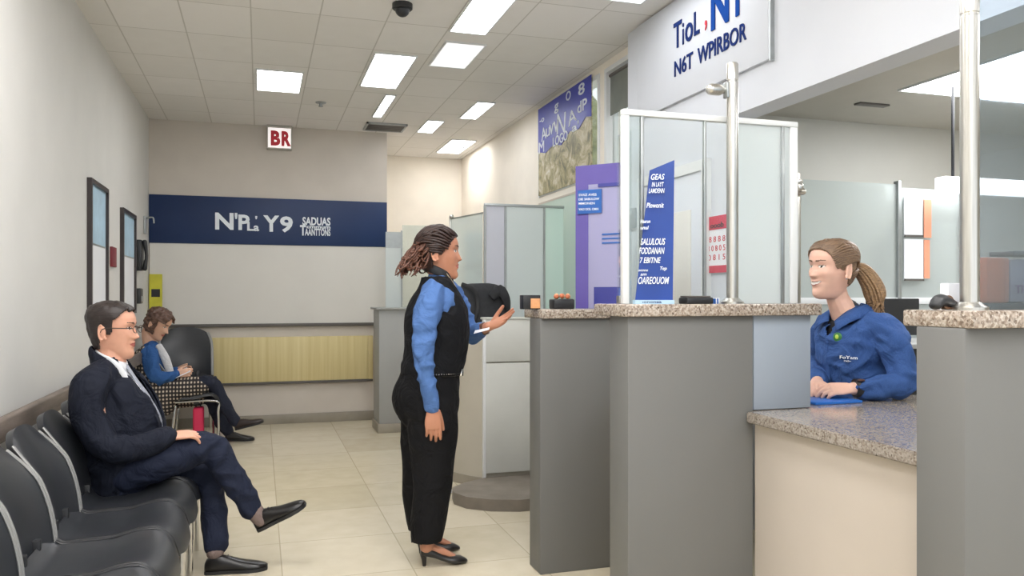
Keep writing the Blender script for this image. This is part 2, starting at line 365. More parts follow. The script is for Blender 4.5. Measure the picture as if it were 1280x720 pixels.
# ------------------------------------------------------------------ windows high on the right wall
def window(name, y0, y1, opaque=False):
    bm = nb(); f = .035
    box(bm, XR-.01, XR+.09, y0, y1, WZ0, WZ0+f); box(bm, XR-.01, XR+.09, y0, y1, WZ1-f, WZ1); box(bm, XR-.01, XR+.09, y0, y0+f, WZ0+f, WZ1-f); box(bm, XR-.01, XR+.09, y1-f, y1, WZ0+f, WZ1-f)
    w = struct(name, bm, M['white_metal']); g = obj('window_pane', box(nb(), XR+.045, XR+.053, y0+f, y1-f, WZ0+f, WZ1-f), M['glass'], w); return w
window('window_1', 5.72, 7.14); w2 = window('window_2', 5.08, 5.62)
t = thing('window_blind', 'grey roller blind half lowered in the narrow window beside the blue poster', 'blind', (XR+.03, 5.43, 2.75))
obj('fabric', box(nb(), XR+.022, XR+.026, 5.12, 5.58, 2.72, 3.02), pm('grey_blind', rgb(120, 124, 118), .8), t)
obj('roller', tube(nb(), [(XR+.024, 5.12, 3.025), (XR+.024, 5.58, 3.025)], [.014], sub=1), M['dark_trim'], t)
# the outdoor tree seen through the narrow window
def blobs(bm, c, r, n, seed, k=.5):
    rnd = random.Random(seed)
    for i in range(n):
        d = Vector((rnd.gauss(0, 1), rnd.gauss(0, 1), rnd.gauss(0, 1))).normalized()*rnd.uniform(.3, 1)*r
        q = bmesh.ops.create_icosphere(bm, subdivisions=2, radius=r*rnd.uniform(.25, k), matrix=Matrix.Translation(Vector(c)+d))
        for v in q['verts']: v.co += Vector(noise.noise_vector(v.co*6))*.12*r
    return bm
M['leaf'] = pm('olive_foliage', rgb(120, 126, 92), .8, noise_amt=.3, scale=8)
M['bark'] = pm('grey_bark', rgb(110, 100, 88), .9, noise_amt=.2)
t = thing('outdoor_tree', 'olive green tree outside beyond the narrow window with grey blind', 'tree', (4.6, 10.8, 0))
obj('foliage', blobs(nb(), (4.6, 10.8, 3.5), .8, 46, 3, .38), M['leaf'], t); obj('trunk', tube(nb(), [(4.6, 10.8, 0), (4.63, 10.8, 1.6), (4.6, 10.85, 3.4)], [.13, .1, .05]), M['bark'], t)
# poster in the big window
def landscape():
    t = NT('landscape_print'); v = t.coord((1, 1, 1)); n = t.node('ShaderNodeTexNoise', {'Vector': v, 'Scale': 8, 'Detail': 8, 'Roughness': .7, 'Distortion': .8})
    c = t.ramp(n.outputs[0], [(.25, rgb(66, 66, 56)), (.42, rgb(120, 118, 92)), (.5, rgb(168, 158, 118)), (.58, rgb(196, 188, 160)), (.7, rgb(224, 222, 214))]); t.l.new(c, t.b.inputs['Base Color']); t.b.inputs['Roughness'].default_value = .45; return t.m
t = thing('window_poster', 'large blue and olive landscape poster with white scrawled lettering covering the wide window', 'poster', (XR-.02, 6.45, 2.29))
obj('landscape_print', box(nb(), XR-.022, XR-.014, 5.84, 7.1, 2.29, 3.1), landscape(), t)
bm = nb()   # blue header with uneven lower edge (thin plate)
prof = [(7.1, 2.70), (6.9, 2.66), (6.7, 2.70), (6.5, 2.66), (6.3, 2.74), (6.1, 2.72), (5.95, 2.79), (5.84, 2.77)]
a = [bm.verts.new((XR-.026, y, z)) for y, z in prof]+[bm.verts.new((XR-.026, 5.84, 3.1)), bm.verts.new((XR-.026, 7.1, 3.1))]
fa = bm.faces.new(a); r = bmesh.ops.extrude_face_region(bm, geom=[fa]); [setattr(v, 'co', v.co+Vector((.004, 0, 0))) for v in r['geom'] if isinstance(v, bmesh.types.BMVert)]
bmesh.ops.recalc_face_normals(bm, faces=bm.faces)
obj('sky_header', bm, M['poster_blue'], t, 0)
S = dict(bold=.012, ext=.002); S0 = dict(bold=0, ext=.002)
bm = letters(nb(), [("A", .10, .56, .17, dict(bold=0, ext=.002, rot=.1), .13), ("u", .22, .58, .17, S0, .10), ("v", .31, .58, .2, S0, .11), ("v", .42, .58, .22, S0, .12), ("N", .50, .55, .26, dict(bold=-.002, ext=.002, rot=-.1), .2), ("A", .78, .56, .17, dict(bold=0, ext=.002, rot=.15), .18), ("LOGO", .40, .46, .12, S, .36), ("a'", .86, .50, .10, S, .15),
                    ("g", .44, .77, .12, S, .10), ("O", .72, .79, .11, S, .11), ("8", 1.00, .77, .13, S, .13), ("dP", .98, .63, .13, S, .2), ("-o", .05, .74, .08, S, .12), ("M", .03, .46, .15, S0, .14)], (XR-.027, 7.1, 2.22), (0, -1, 0), (0, 0, 1))
obj('lettering', bm, M['white_ink'], t, 0)
# ------------------------------------------------------------------ bulkhead sign
t = thing('bulkhead_sign', 'big white board with blue lettering high on the bulkhead above the counters', 'sign', (XB-.01, 4.1, 2.4))
sA = WX(962, 73, XB-.02); y0s = sA.y; z0s = sA.z+.0
y1s = 4.8; z0 = 2.42
obj('board', box(nb(), XB-.02, XB, y0s, y1s, z0s, CEIL-.01, .003), M['white_lam' if 0 else 'wall_cool'], t)
obj('edge_trim', box(nb(), XB-.024, XB-.0, y0s-.012, y0s, z0s-.012, CEIL-.01), M['alu'], t)
bm = nb()
q = lambda px, py: WX(px, py, XB-.024)
a = q(842, 62); b = q(879, 42); a2 = q(843, 96); b2 = q(933, 52)
u = lambda px, py: a.y-q(px, py).y
pu = lambda p_: a.y-q(p_, 50).y
letters(bm, [("T", pu(842), 0, .22, S, pu(852)-pu(842)), ("i", pu(853), 0, .19, S, (pu(855.5)-pu(853))*.7), ("o", pu(856.5), 0, .22, S, pu(866)-pu(856.5)), ("L", pu(867.5), .01, .19, S, (pu(876)-pu(867.5))*.8)], a, (0, -1, 0), (0, 0, 1))
obj('small_lettering', bm, M['navy_ink'], t, 0)
obj('comma', letters(nb(), [(",", pu(881), .03, .20, S, .022)], a, (0, -1, 0), (0, 0, 1)), M['red_ink'], t, 0)
c1 = q(889, 37)
bm = letters(nb(), [("N", 0, 0, .31, dict(bold=.03, ext=.003), c1.y-q(911, 20).y), ("Y", c1.y-q(912, 20).y, 0.0, .31, dict(bold=.03, ext=.003), q(912, 20).y-q(932, 10).y)], c1, (0, -1, 0), (0, 0, 1))
obj('large_lettering', bm, M['blue_ink'], t, 0)
bm = letters(nb(), [("N6T", 0, 0, .13, S, a2.y-q(866, 84).y), ("WPIRBOR", a2.y-q(872, 80).y, 0, .13, S, q(872, 80).y-b2.y)], a2, (0, -1, 0), (0, 0, 1))
obj('lower_lettering', bm, M['navy_ink'], t, 0)
# ------------------------------------------------------------------ ceiling fixtures
def troffer(x0, x1, y0, y1, z, label, group=None, mat='light', n=1):
    t = thing('ceiling_light', label, 'light', ((x0+x1)/2, (y0+y1)/2, z-.02), group)
    bm = nb(); f = .012
    for q_ in ((x0, x1, y0, y0+f), (x0, x1, y1-f, y1), (x0, x0+f, y0+f, y1-f), (x1-f, x1, y0+f, y1-f)): box(bm, *q_, z-.012, z)
    obj('frame', bm, M['white_metal'], t); obj('diffuser', box(nb(), x0+f, x1-f, y0+f, y1-f, z-.008, z-.002), M[mat], t); return t
def cpos(px, py): return WZ(px, py, CEIL)
a = cpos(317, 111); b = cpos(380, 90); troffer(a.x+.02, b.x, b.y+.0, a.y, CEIL, 'small square lit ceiling panel above the back wall sign')
a = cpos(472, 65); b = cpos(487, 109); troffer(a.x-.02, b.x+.06, a.y, b.y, CEIL, 'bright rectangular lit ceiling panel over the walkway, beyond the black dome camera', mat='light_cool')
a = cpos(600, 0); b = cpos(604, 42); troffer(a.x-.06, b.x+.02, a.y-.6, b.y, CEIL, 'long lit ceiling panel at the top edge of the picture over the counters', mat='light_cool')
a = cpos(556, 62); b = cpos(583, 68); troffer(1.24, 1.54, 5.48, 6.1, CEIL, 'faintly glowing ceiling panel standing in for a reflection between two brighter ceiling panels', mat='reflect_glow')  # reflection on the ceiling, built as a weakly glowing panel
a = cpos(466, 145); troffer(1.06, 1.16, 7.1, a.y, CEIL, 'thin lit ceiling strip leading to the dark air vent', mat='light_cool')
troffer(1.90, 2.22, 3.45, 4.42, CEIL, 'lit ceiling panel beside the white bulkhead sign', mat='light_mid')
for i, (x, y) in enumerate(((-.35, 1.2), (-.35, 3.2), (.9, -.6), (.9, 1.0), (.9, 2.6), (-.35, -1.2), (1.65, .4))):  # extra panels outside the view, added to light the scene
    troffer(x-.3, x+.3, y-.5, y+.5, CEIL, 'extra unseen ceiling panel added to light the seats and counters', 'extra unseen ceiling panels overhead')
troffer(3.74, 4.94, 3.0, 3.98, 2.62, 'large lit ceiling panel in the back office above the clerk', mat='light_cool')
troffer(3.3, 3.9, .6, 1.6, 2.62, 'lit ceiling panel over the near end of the back office')
troffer(1.62, 1.80, 8.0, 8.6, CEIL, 'narrow lit ceiling panel over the far recess', mat='light_cool'); troffer(1.90, 2.08, 7.1, 7.8, CEIL, 'narrow lit ceiling panel beside the window poster', mat='light_cool')
troffer(2.08, 2.38, 8.9, 9.75, CEIL, 'added lit ceiling panel brightening the far right end of the recess', mat='light')  # panel added to brighten the recess walls
p = cpos(503, 5)
t = thing('dome_camera', 'black dome security camera on the ceiling', 'camera', (p.x, p.y, CEIL-.09))
obj('housing', lathe(nb(), (p.x, p.y, CEIL), [(.062, 0), (.062, -.03), (.055, -.036)]), M['black_pl'], t)
obj('dome', ell(nb(), (p.x, p.y, CEIL-.035), (.045, .045, .045)), M['black_pl'], t)
a = cpos(480, 158)
t = thing('air_vent', 'dark slotted air vent in the ceiling above the right end of the navy sign', 'vent', (a.x, a.y, CEIL-.02))
bm = nb(); vx0, vx1, vy0, vy1 = a.x-.2, a.x+.22, a.y-.18, a.y+.18
for q_ in ((vx0, vx1, vy0, vy0+.02), (vx0, vx1, vy1-.02, vy1), (vx0, vx0+.02, vy0, vy1), (vx1-.02, vx1, vy0, vy1)): box(bm, *q_, CEIL-.02, CEIL)
obj('frame', bm, M['alu'], t)
obj('backing', box(nb(), vx0+.02, vx1-.02, vy0+.02, vy1-.02, CEIL-.004, CEIL-.001), M['black_pl'], t)
for k in range(6): obj('slat', box(nb(), vx0+.02, vx1-.02, vy0+.04+k*.053, vy0+.07+k*.053, CEIL-.016, CEIL-.012), M['dark_trim'], t)
a = cpos(401, 128)
solo('sprinkler', lathe(nb(), (a.x, a.y, CEIL), [(.05, 0), (.045, -.008), (.015, -.012), (.012, -.03), (.022, -.034), (.02, -.04)]), M['alu'], 'small round sprinkler head on the ceiling right of the square lit panel', 'sprinkler')
a = WZ(638, 172, CEIL)
solo('sprinkler', lathe(nb(), (min(a.x, 2.3), 9.2, CEIL), [(.05, 0), (.045, -.008), (.015, -.012), (.012, -.03), (.022, -.034), (.02, -.04)]), M['alu'], 'sprinkler head on the far ceiling beyond the navy sign', 'sprinkler')
for k, (px, py) in enumerate(((1090, 130), (1058, 154), (1123, 160))):
    a = WZ(px, py, 2.62)
    solo('air_vent', box(nb(), a.x-.12+.04*k, a.x+.12-.04*k, a.y-.03, a.y+.03, 2.608, 2.62, .003), M['dark_trim'], ['thin dark slot vent in the office ceiling nearest the big lit panel', 'thin dark slot vent at the rear of the office ceiling', 'short dark slot vent at the right rear of the office ceiling'][k], 'vent')
# ------------------------------------------------------------------ things on the left wall
def pic(y0, y1, z0, z1, label, kind):
    t = thing('framed_poster', label, 'picture', (XL+.02, (y0+y1)/2, z0)); f = .03; bm = nb(); x0, x1 = XL, XL+.03
    for q_ in ((y0, y1, z0, z0+f), (y0, y1, z1-f, z1), (y0, y0+f, z0+f, z1-f), (y1-f, y1, z0+f, z1-f)): box(bm, x0, x1, *q_)
    obj('frame', bm, M['frame_dk'], t)
    zm = z0+(z1-z0)*.56
    obj('lower_print', box(nb(), x0, x0+.012, y0+f, y1-f, z0+f, zm), M['paper'], t)
    obj('upper_print', box(nb(), x0, x0+.012, y0+f, y1-f, zm, z1-f), M['paper_blue'], t)
    obj('print_line', box(nb(), x0+.012, x0+.014, y0+f+.03, y1-f-.03, zm-.008, zm+.004), M['alu'], t)
pic(5.77, 6.39, 1.16, 2.12, 'dark framed poster on the left wall, the one nearest the seated man in the suit', 'a')
pic(7.05, 7.75, 1.2, 2.06, 'dark framed poster on the left wall, the farther one toward the back wall', 'b')
solo('wall_notice', box(nb(), XL, XL+.02, 6.6, 6.78, 1.57, 1.72, .003), pm('maroon_card', rgb(120, 34, 44), .5), 'small maroon square notice on the left wall between two framed posters', 'notice')
t = thing('wall_phone', 'black wall telephone past the farther framed poster', 'telephone', (XL+.03, 8.0, 1.5))
obj('body', box(nb(), XL, XL+.05, 7.9, 8.06, 1.58, 1.86, .01), M['black_pl'], t); obj('handset', tube(nb(), [(XL+.07, 7.94, 1.6), (XL+.085, 7.94, 1.72), (XL+.07, 7.94, 1.84)], [.022, .014, .022]), M['black_pl'], t)
t = thing('card_reader', 'small black wall device below the wall telephone', 'device', (XL+.02, 7.95, 1.3))
obj('body', box(nb(), XL, XL+.05, 7.86, 8.0, 1.28, 1.42, .012), M['black_pl'], t); obj('keypad', box(nb(), XL+.05, XL+.055, 7.88, 7.98, 1.3, 1.35), M['alu'], t)
t = thing('notice_sign', 'tall yellow notice with a dark symbol in the back left corner', 'notice', (XL+.15, YB-.02, 1.1))
a = W(180, 390, YB-.03); b = W(189, 349, YB-.03)
obj('sheet', box(nb(), XL+.01, XL+.13, YB-.055, YB-.045, 1.17, 1.57), M['yellow'], t)
obj('symbol', prism(nb(), [(0, 0)]*0 or [(XL+.03, YB-.058), (XL+.11, YB-.058), (XL+.11, YB-.055), (XL+.03, YB-.055)], 1.34, 1.42), M['black_ink'], t)
t = thing('wall_hook', 'small metal bracket on the left wall near the back corner above the phone', 'bracket', (XL+.02, 8.45, 2.0))
obj('plate', box(nb(), XL, XL+.02, 8.40, 8.46, 1.95, 2.12, .003), M['alu'], t); obj('arm', tube(nb(), [(XL+.02, 8.43, 2.1), (XL+.08, 8.43, 2.11), (XL+.09, 8.43, 2.06)], [.008], sub=3), M['alu'], t)
# handrail
t = thing('handrail', 'weathered brown wooden rail fixed along the left wall behind the seats', 'handrail', (XL+.05, 4, .8))
obj('rail', box(nb(), XL+.045, XL+.085, .6, 8.6, .755, .855, .014, 3), M['rail'], t)
for k in range(7): obj('bracket', box(nb(), XL, XL+.05, .9+k*1.2, .94+k*1.2, .775, .82, .004), M['dark_trim'], t)
# ------------------------------------------------------------------ teller wings
G = M['granite']
def wing(x0, x1, xm, y, ztop, depth, label, right_mat='bluegrey', zlow=.91, ov=.03):
    """full-height privacy wing: pedestal x0..xm to the floor, upper panel xm..x1 on the low counter, granite cap"""
    t = thing('privacy_wing', label, 'counter', ((x0+xm)/2, y+depth/2, 0))
    obj('pedestal', box(nb(), x0, xm-.002, y, y+depth-.06, 0, ztop-.045, .004), M['grey'], t)
    if x1 > xm: obj('upper_panel', box(nb(), xm+.004, x1, y+.006, y+depth-.07, zlow, ztop-.045, .004), M[right_mat], t)
    obj('granite_cap', box(nb(), x0-ov, x1+ov*.8, y-.025, y+depth-.02, ztop-.045, ztop, .006), G, t)
    return t
Y3 = 2.64
def wing2(y, pxl, pxcap, xm, x1, ztop, label, body=.16, cap=.28, ov=.03):
    t = thing('privacy_wing', label, 'counter', (1.6, y+.1, 0))
    x0 = W(pxl, 400, y+body).x; xc = W(pxcap, 385, y+cap-.025).x
    obj('pedestal', box(nb(), x0, xm-.002, y, y+body, 0, ztop-.045, .004), M['grey'], t)
    if x1 > xm: obj('upper_panel', box(nb(), xm+.004, x1, y+.006, y+body, .912, ztop-.045, .004), M['bluegrey'], t)
    obj('granite_cap', box(nb(), xc, x1+ov, y-.025, y+cap-.025, ztop-.045, ztop, .006), G, t)
    return t
wing2(Y3, 762, 742, 1.80, 2.065, 1.32, 'tall grey wing with granite cap carrying the framed glass and blue banner')
wing2(3.65, 662, 655, 1.80, 2.065, 1.285, 'grey counter wing with granite cap under the purple screen')
wing2(1.60, 1145, 1128, 3.2, 3.2, 1.312, 'nearest grey counter wing with granite cap, carrying the thick steel pole', cap=.235, ov=.04)
# low counters between wings
def low(y0, y1, label, lret=True, zt=.91):
    t = thing('low_counter', label, 'counter', (2.0, (y0+y1)/2, 0))
    bm = prism(nb(), [(1.765, y0), (2.95, y0), (2.95, y1+.22), (2.10, y1+.22), (2.10, y1+.17), (1.805, y1+.17), (1.805, y1-.003), (1.765, y1-.003)] if lret else [(1.765, y0), (2.38, y0), (2.38, y1), (1.765, y1)], zt-.042, zt)
    bmesh.ops.bevel(bm, geom=[e for e in bm.edges], offset=.005, segments=2, affect='EDGES')
    obj('worktop', bm, M['granite_top'], t)
    obj('front_panel', box(nb(), 1.805, 1.83, y0, y1-.002, .0, zt-.042), M['cream'], t)
    obj('kick_strip', box(nb(), 1.79, 1.805, y0, y1-.002, 0, .08), M['plinth'], t)
    return t
M['granite_top'] = None
def gt():
    # polished top: grey granite, side faces coarser speckle
    t = NT('polished_counter_granite'); v = t.coord()
    a = t.node('ShaderNodeTexVoronoi', {'Vector': v, 'Scale': 170}); n = t.node('ShaderNodeTexNoise', {'Vector': v, 'Scale': 6, 'Detail': 5})
    c = t.ramp(a.outputs['Color'], [(.0, rgb(98, 86, 76)), (.3, rgb(146, 134, 122)), (.6, rgb(176, 168, 158)), (1, rgb(128, 118, 108))])
    d = t.ramp(n.outputs[0], [(.3, (.86, .86, .86, 1)), (.7, (1, 1, 1, 1))])
    mx = t.node('ShaderNodeMix', {0: 1.0, 6: c, 7: d}, data_type='RGBA', blend_type='MULTIPLY')
    t.l.new(mx.outputs[2], t.b.inputs['Base Color']); t.b.inputs['Roughness'].default_value = .14; t.b.inputs['Specular IOR Level'].default_value = .8; return t.m
M['granite_top'] = gt()
low(1.765, Y3, 'low granite topped counter with cream front where the clerk rests her arm')
low(Y3+.24, 3.645, 'low granite topped counter between the two grey wings beyond the blue banner', False)
# clear the leg opening: counter carcass support behind
# ------------------------------------------------------------------ glass on the wing with the pole
t = thing('glass_screen', 'framed glass screen with a frosted right half behind the thinner steel pole', 'screen', (1.7, 2.8, 1.32))
yg = 2.74; zb = 1.321; ztp = 2.055
gx = lambda px: W(px, 300, yg).x
ztl = W(777, 139, yg).z; ztr = W(995, 151, yg).z; ztp = (ztl+ztr)/2
obj('top_rail', box(nb(), gx(777), gx(995), yg-.014, yg+.014, ztp-.022, ztp, .003), M['white_metal'], t)
for a, b in ((777, 785), (986, 995)): obj('post', box(nb(), gx(a), gx(b), yg-.012, yg+.012, zb, ztp-.022, .002), M['white_metal'], t)
for a, b in ((800, 804), (975, 979)): obj('mullion', box(nb(), gx(a), gx(b), yg-.01, yg+.01, zb, ztp-.022, .002), M['alu'], t)
obj('mullion', box(nb(), gx(879), gx(882), yg-.008, yg+.008, zb, ztp-.022, .002), M['alu'], t)
obj('clear_pane', box(nb(), gx(804), gx(879), yg-.004, yg+.004, zb, ztp-.022), M['glass'], t)
obj('narrow_pane', box(nb(), gx(785), gx(800), yg-.004, yg+.004, zb, ztp-.022), M['glass_edge'], t)
obj('middle_pane', box(nb(), gx(882), gx(921), yg-.004, yg+.004, zb, ztp-.022), M['glass'], t)
obj('frosted_pane', box(nb(), gx(921), gx(975), yg-.004, yg+.004, zb, ztp-.022), M['frost'], t)
obj('edge_pane', box(nb(), gx(979), gx(986), yg-.004, yg+.004, zb, ztp-.022), M['frost'], t)
# inner side pane running back along the wing end
t = thing('glass_divider', 'clear side glass panel running back from the framed screen behind the blue banner', 'screen', (1.33, 2.9, 1.32))
obj('pane', box(nb(), 1.34, 1.348, 2.765, 2.88, zb, 1.98), M['glass'], t); obj('clip', box(nb(), 1.332, 1.356, 2.84, 2.87, zb, zb+.03, .003), M['steel'], t)
# hinge post beside the clerk
hx = W(996, 300, 2.80).x
t = thing('hinge_post', 'slim steel post with a round clamp at the right end of the framed glass screen', 'post', (hx, 2.80, 1.32))
hz = W(996, 216, 2.80).z
obj('post', box(nb(), hx-.012, hx+.012, 2.788, 2.812, zb, hz, .003), M['steel'], t)
kz = W(990, 240, 2.80).z
obj('clamp', tube(nb(), [(hx-.055, 2.775, kz), (hx+.01, 2.775, kz)], [.014], sub=1), M['steel'], t); obj('knob', ell(nb(), (hx-.02, 2.755, kz+.015), (.017, .013, .02)), M['steel'], t)
obj('upper_clamp', box(nb(), hx-.03, hx+.014, 2.775, 2.815, hz-.05, hz-.03, .003), M['steel'], t)
# poles
def pole(px, py_top, Y, r, zbase, label, knob):
    p = W(px, 300, Y); zt = W(px, py_top, Y).z
    t = thing('steel_pole', label, 'pole', (p.x, Y, zbase))
    obj('tube', lathe(nb(), (p.x, Y, zbase), [(r, 0), (r, zt-zbase-.075), (r*.93, zt-zbase-.073), (r*.93, zt-zbase-.068), (r, zt-zbase-.066), (r, zt-zbase-.006), (r*.85, zt-zbase)], 28), M['steel'], t)
    obj('flange', lathe(nb(), (p.x, Y, zbase), [(r*1.9, 0), (r*1.9, .008), (r*1.5, .014), (r*1.15, .022)], 28), M['steel'], t)
    if knob:
        kz = W(px, knob, Y).z
        ca_ = obj('clamp_arm', tube(nb(), [(p.x-.07, Y+.01, kz), (p.x-.01, Y+.01, kz)], [.012], sub=1), M['steel'], t); obj('clamp_knob', tube(nb(), [(p.x-.085, Y+.01, kz), (p.x-.055, Y+.01, kz)], [.022], sub=1), M['steel'], ca_)
        obj('clamp_clip', box(nb(), p.x-.03, p.x-.015, Y-.01, Y+.02, kz-.03, kz+.03, .003), M['alu'], t)
pole(915.5, 79, 2.665, .0225, 1.32, 'brushed steel pole with a side clamp standing on the middle wing', 113)
pole(1212, -14, 1.665, .0238, 1.312, 'thick brushed steel pole standing on the nearest wing', None)
# glass at the right edge
t = thing('glass_divider', 'large tinted glass panel right of the thick steel pole', 'screen', (2.3, 1.86, 1.312))
obj('pane', box(nb(), W(1224, 300, 1.665).x+.006, 2.75, 1.661, 1.669, 1.313, 2.22), M['glass_blue'], t)
obj('top_edge', box(nb(), W(1224, 300, 1.665).x, 2.75, 1.658, 1.672, 2.22, 2.23), M['alu'], t)
# blue banner
t = thing('banner_stand', 'tilted royal blue banner card with white script standing behind the clear glass', 'sign', (1.45, 2.95, 1.32))
c = [W(794, 374, 2.712), W(841, 374, 2.66), W(843, 200, 2.66), W(812, 213, 2.712)]
for v in (c[0], c[1]): v.z = 1.335
bm = nb(); nrm = (c[1]-c[0]).cross(c[3]-c[0]).normalized()
va = [bm.verts.new(v) for v in c]; vb = [bm.verts.new(v-nrm*.006) for v in c]
bm.faces.new(va); bm.faces.new(vb[::-1])
for i in range(4): bm.faces.new((va[i], vb[i], vb[(i+1) % 4], va[(i+1) % 4]))
bmesh.ops.recalc_face_normals(bm, faces=bm.faces); cd_ = obj('card', bm, M['banner'], t, 0)
ux = (c[1]-c[0]).normalized(); uz = Vector((0, 0, 1)); wb = (c[1]-c[0]).length; hb = c[2].z-c[0].z
S2 = dict(bold=.01, ext=.0008, shear=.25)
lines = [("GEAS", .42, .86, .030, .36), ("IN LAYT", .44, .81, .024, .32), ("LAMDENN", .36, .765, .024, .42), ("Plowonit", .30, .66, .026, .46), ("Haeron", .14, .55, .020, .26), ("unul", .14, .505, .020, .22),
         ("SALULOUS", .14, .395, .034, .66), ("FODDANAN", .10, .33, .034, .68), ("7 EBITNE", .12, .265, .030, .56), ("onmne", .08, .205, .014, .26), ("Tep", .66, .215, .018, .18), ("am", .14, .175, .016, .16), ("OAREOUOM", .08, .115, .038, .82)]
bm = nb()
letters(bm, [(s, wb*u_+0*v_, hb*v_, sz, S2, wb*w_) for s, u_, v_, sz, w_ in lines], c[0]+nrm*.002*(1 if nrm.y < 0 else -1), ux, uz)
obj('lettering', bm, M['white_ink'], cd_, 0)
obj('foot', prism(nb(), [(c[0].x-.005, c[0].y-.012), (c[1].x, c[1].y-.012), (c[1].x, c[1].y+.02), (c[0].x-.005, c[0].y+.012)], 1.32, 1.335), M['paper_blue'], t)
obj('foot_lettering', letters(nb(), [("nononaa", .015, .002, .013, dict(ext=.0006, bold=.01), wb*.55)], (c[0].x, c[0].y-.013, 1.322), ux, uz), M['navy_ink'], t, 0)
# small things on the middle wing
a = W(846, 370, 2.72)
t = thing('stamp_tray', 'flat black tray on the granite cap left of the steel pole', 'tray', (a.x+.05, 2.72, 1.32))
obj('body', box(nb(), a.x, W(884, 370, 2.72).x-.02, 2.64, 2.71, 1.32, 1.345, .006), M['black_pl'], t); obj('lid', box(nb(), a.x+.006, W(882, 370, 2.72).x-.024, 2.644, 2.706, 1.345, 1.351, .002), M['dark_trim'], t)
t = thing('pen_pot', 'small blue and white clump of cards beside the black tray', 'cards', (W(889, 370, 2.73).x, 2.73, 1.32))
x = W(889, 370, 2.73).x
for k in range(4): obj('card', box(nb(), x-.015+k*.008, x-.011+k*.008, 2.68+.004*k, 2.715, 1.32, 1.34+.003*(k % 2)), M['paper' if k % 2 else 'blue_sign'], t)
# ------------------------------------------------------------------ purple screen on the second wing
t = thing('purple_screen', 'purple and lavender acrylic screen standing on the second wing', 'screen', (1.6, 3.8, 1.285))
P0, P1 = W(720, 300, 3.87), W(778, 300, 3.68); zt = 2.0
ztL = W(720, 212, 3.87).z; ztR = W(778, 199, 3.68).z; zt = (ztL+ztR)/2
def pp(s, off=0):
    d = (P1-P0); n = Vector((d.y, -d.x, 0)).normalized()*off; v = P0+d*s+n; return (v.x, v.y)
zb2 = 1.286
obj('left_band', slab(nb(), pp(0), pp(.28), zb2, zt, .01), M['purple'], t)
obj('top_band', slab(nb(), pp(.28), pp(1), zt-.1, zt, .01), M['purple'], t)
obj('window', slab(nb(), pp(.28), pp(1), zb2+.11, zt-.1, .008), M['lavender'], t)
obj('window_rail', slab(nb(), pp(.5, .008), pp(1, .008), zt-.118, zt-.1, .006), M['navy_acr'], t)
obj('lower_band', slab(nb(), pp(.4), pp(1), zb2, zb2+.11, .01), M['navy_acr'], t)
obj('lower_trim', slab(nb(), pp(.28), pp(.4), zb2, zb2+.11, .008), M['lavender'], t)
for k in range(3): obj('stripe', slab(nb(), pp(.58, .007), pp(1, .007), 1.66-.022*k, 1.668-.022*k, .003), M['blue_sign'], t)
nt_ = obj('notice', slab(nb(), pp(.06, .012), pp(.58, .012), W(724, 269, 3.9).z, W(724, 240, 3.9).z, .004), M['blue_sign'], t)
n0 = pp(.09, .016); zn = W(724, 269, 3.9).z; dd = (P1-P0).normalized()
bm = letters(nb(), [(s, 0, zo, .017, dict(ext=.0006, bold=.01), w_) for s, zo, w_ in (("SVAZ AVES", .092, .10), ("DIE 3ABULOW", .070, .115), ("MMONEN", .048, .09), ("VAO OOL OMN", .018, .11))], (n0[0], n0[1], zn), dd, (0, 0, 1))
obj('notice_lettering', bm, M['white_ink'], nt_, 0)
# door lock plate is on the white side wall
# card holders on the second wing
def card_holder(px, Y, w, label, peach=True):
    a = W(px, 385, Y); t = thing('card_holder', label, 'card holder', (a.x+w/2, Y+.03, 1.285))
    obj('body', box(nb(), a.x, a.x+w, Y+.012, Y+.07, 1.285, 1.285+.07, .004), M['black_pl'], t)
    obj('card', box(nb(), a.x+w*.42, a.x+w*.95, Y+.006, Y+.012, 1.29, 1.338, .001), M['peach'], t)
    return t
card_holder(655, 3.68, .09, 'black card holder with a peach card at the outer end of the second wing')
a = W(691, 385, 3.72); t = thing('candy_dish', 'small dark basket of peach coloured wrapped sweets beside the black card holder', 'basket', (a.x+.05, 3.74, 1.285))
obj('basket', box(nb(), a.x, a.x+.11, 3.70, 3.78, 1.285, 1.335, .008), M['black_pl'], t)
rnd = random.Random(2)
for k in range(9):
    tag(centre(obj('wrapped_sweet', ell(nb(), (a.x+.015+.01*k, 3.715+.02*(k % 3), 1.347+.004*(k % 2)), (.012, .01, .012), seg=10), M['peach' if k % 3 else 'terracotta'])), 'small wrapped sweet in the dark basket beside the purple screen', 'sweet', 'wrapped sweets in the basket')
# ------------------------------------------------------------------ third station (behind the standing woman)
t = thing('teller_counter', 'white and beige curved teller counter behind the standing woman', 'counter', (1.7, 5.7, 0))
y1 = 5.42
obj('upper_panel', box(nb(), 1.515, 2.4, y1, y1+.03, .885, 1.185, .003), M['white_lam'], t)
obj('lower_panel', box(nb(), 1.515, 2.4, y1, y1+.03, .1, .875, .003), M['white_lam'], t)
obj('corner_post', box(nb(), 1.495, 1.515, y1-.004, y1+.03, .06, 1.2, .003), M['white_metal'], t)
obj('panel_cap', box(nb(), 1.49, 2.4, y1-.01, y1+.06, 1.185, 1.2, .003), M['white_lam'], t)
pts = [(1.5, 5.44), (1.43, 5.52), (1.36, 5.64), (1.31, 5.78), (1.28, 5.95), (1.27, 6.8), (2.39, 6.8), (2.39, 5.455)]
obj('curved_side', prism(nb(), pts, .07, 1.07), M['beige_lam'], t, 30)
obj('side_top', prism(nb(), [(x-.012 if i < 6 else x, y) for i, (x, y) in enumerate(pts)], 1.07, 1.09), M['grey_far'], t)
obj('side_base', prism(nb(), [(x-.006 if i < 6 else x, y) for i, (x, y) in enumerate(pts)], 0, .07), M['base'], t)
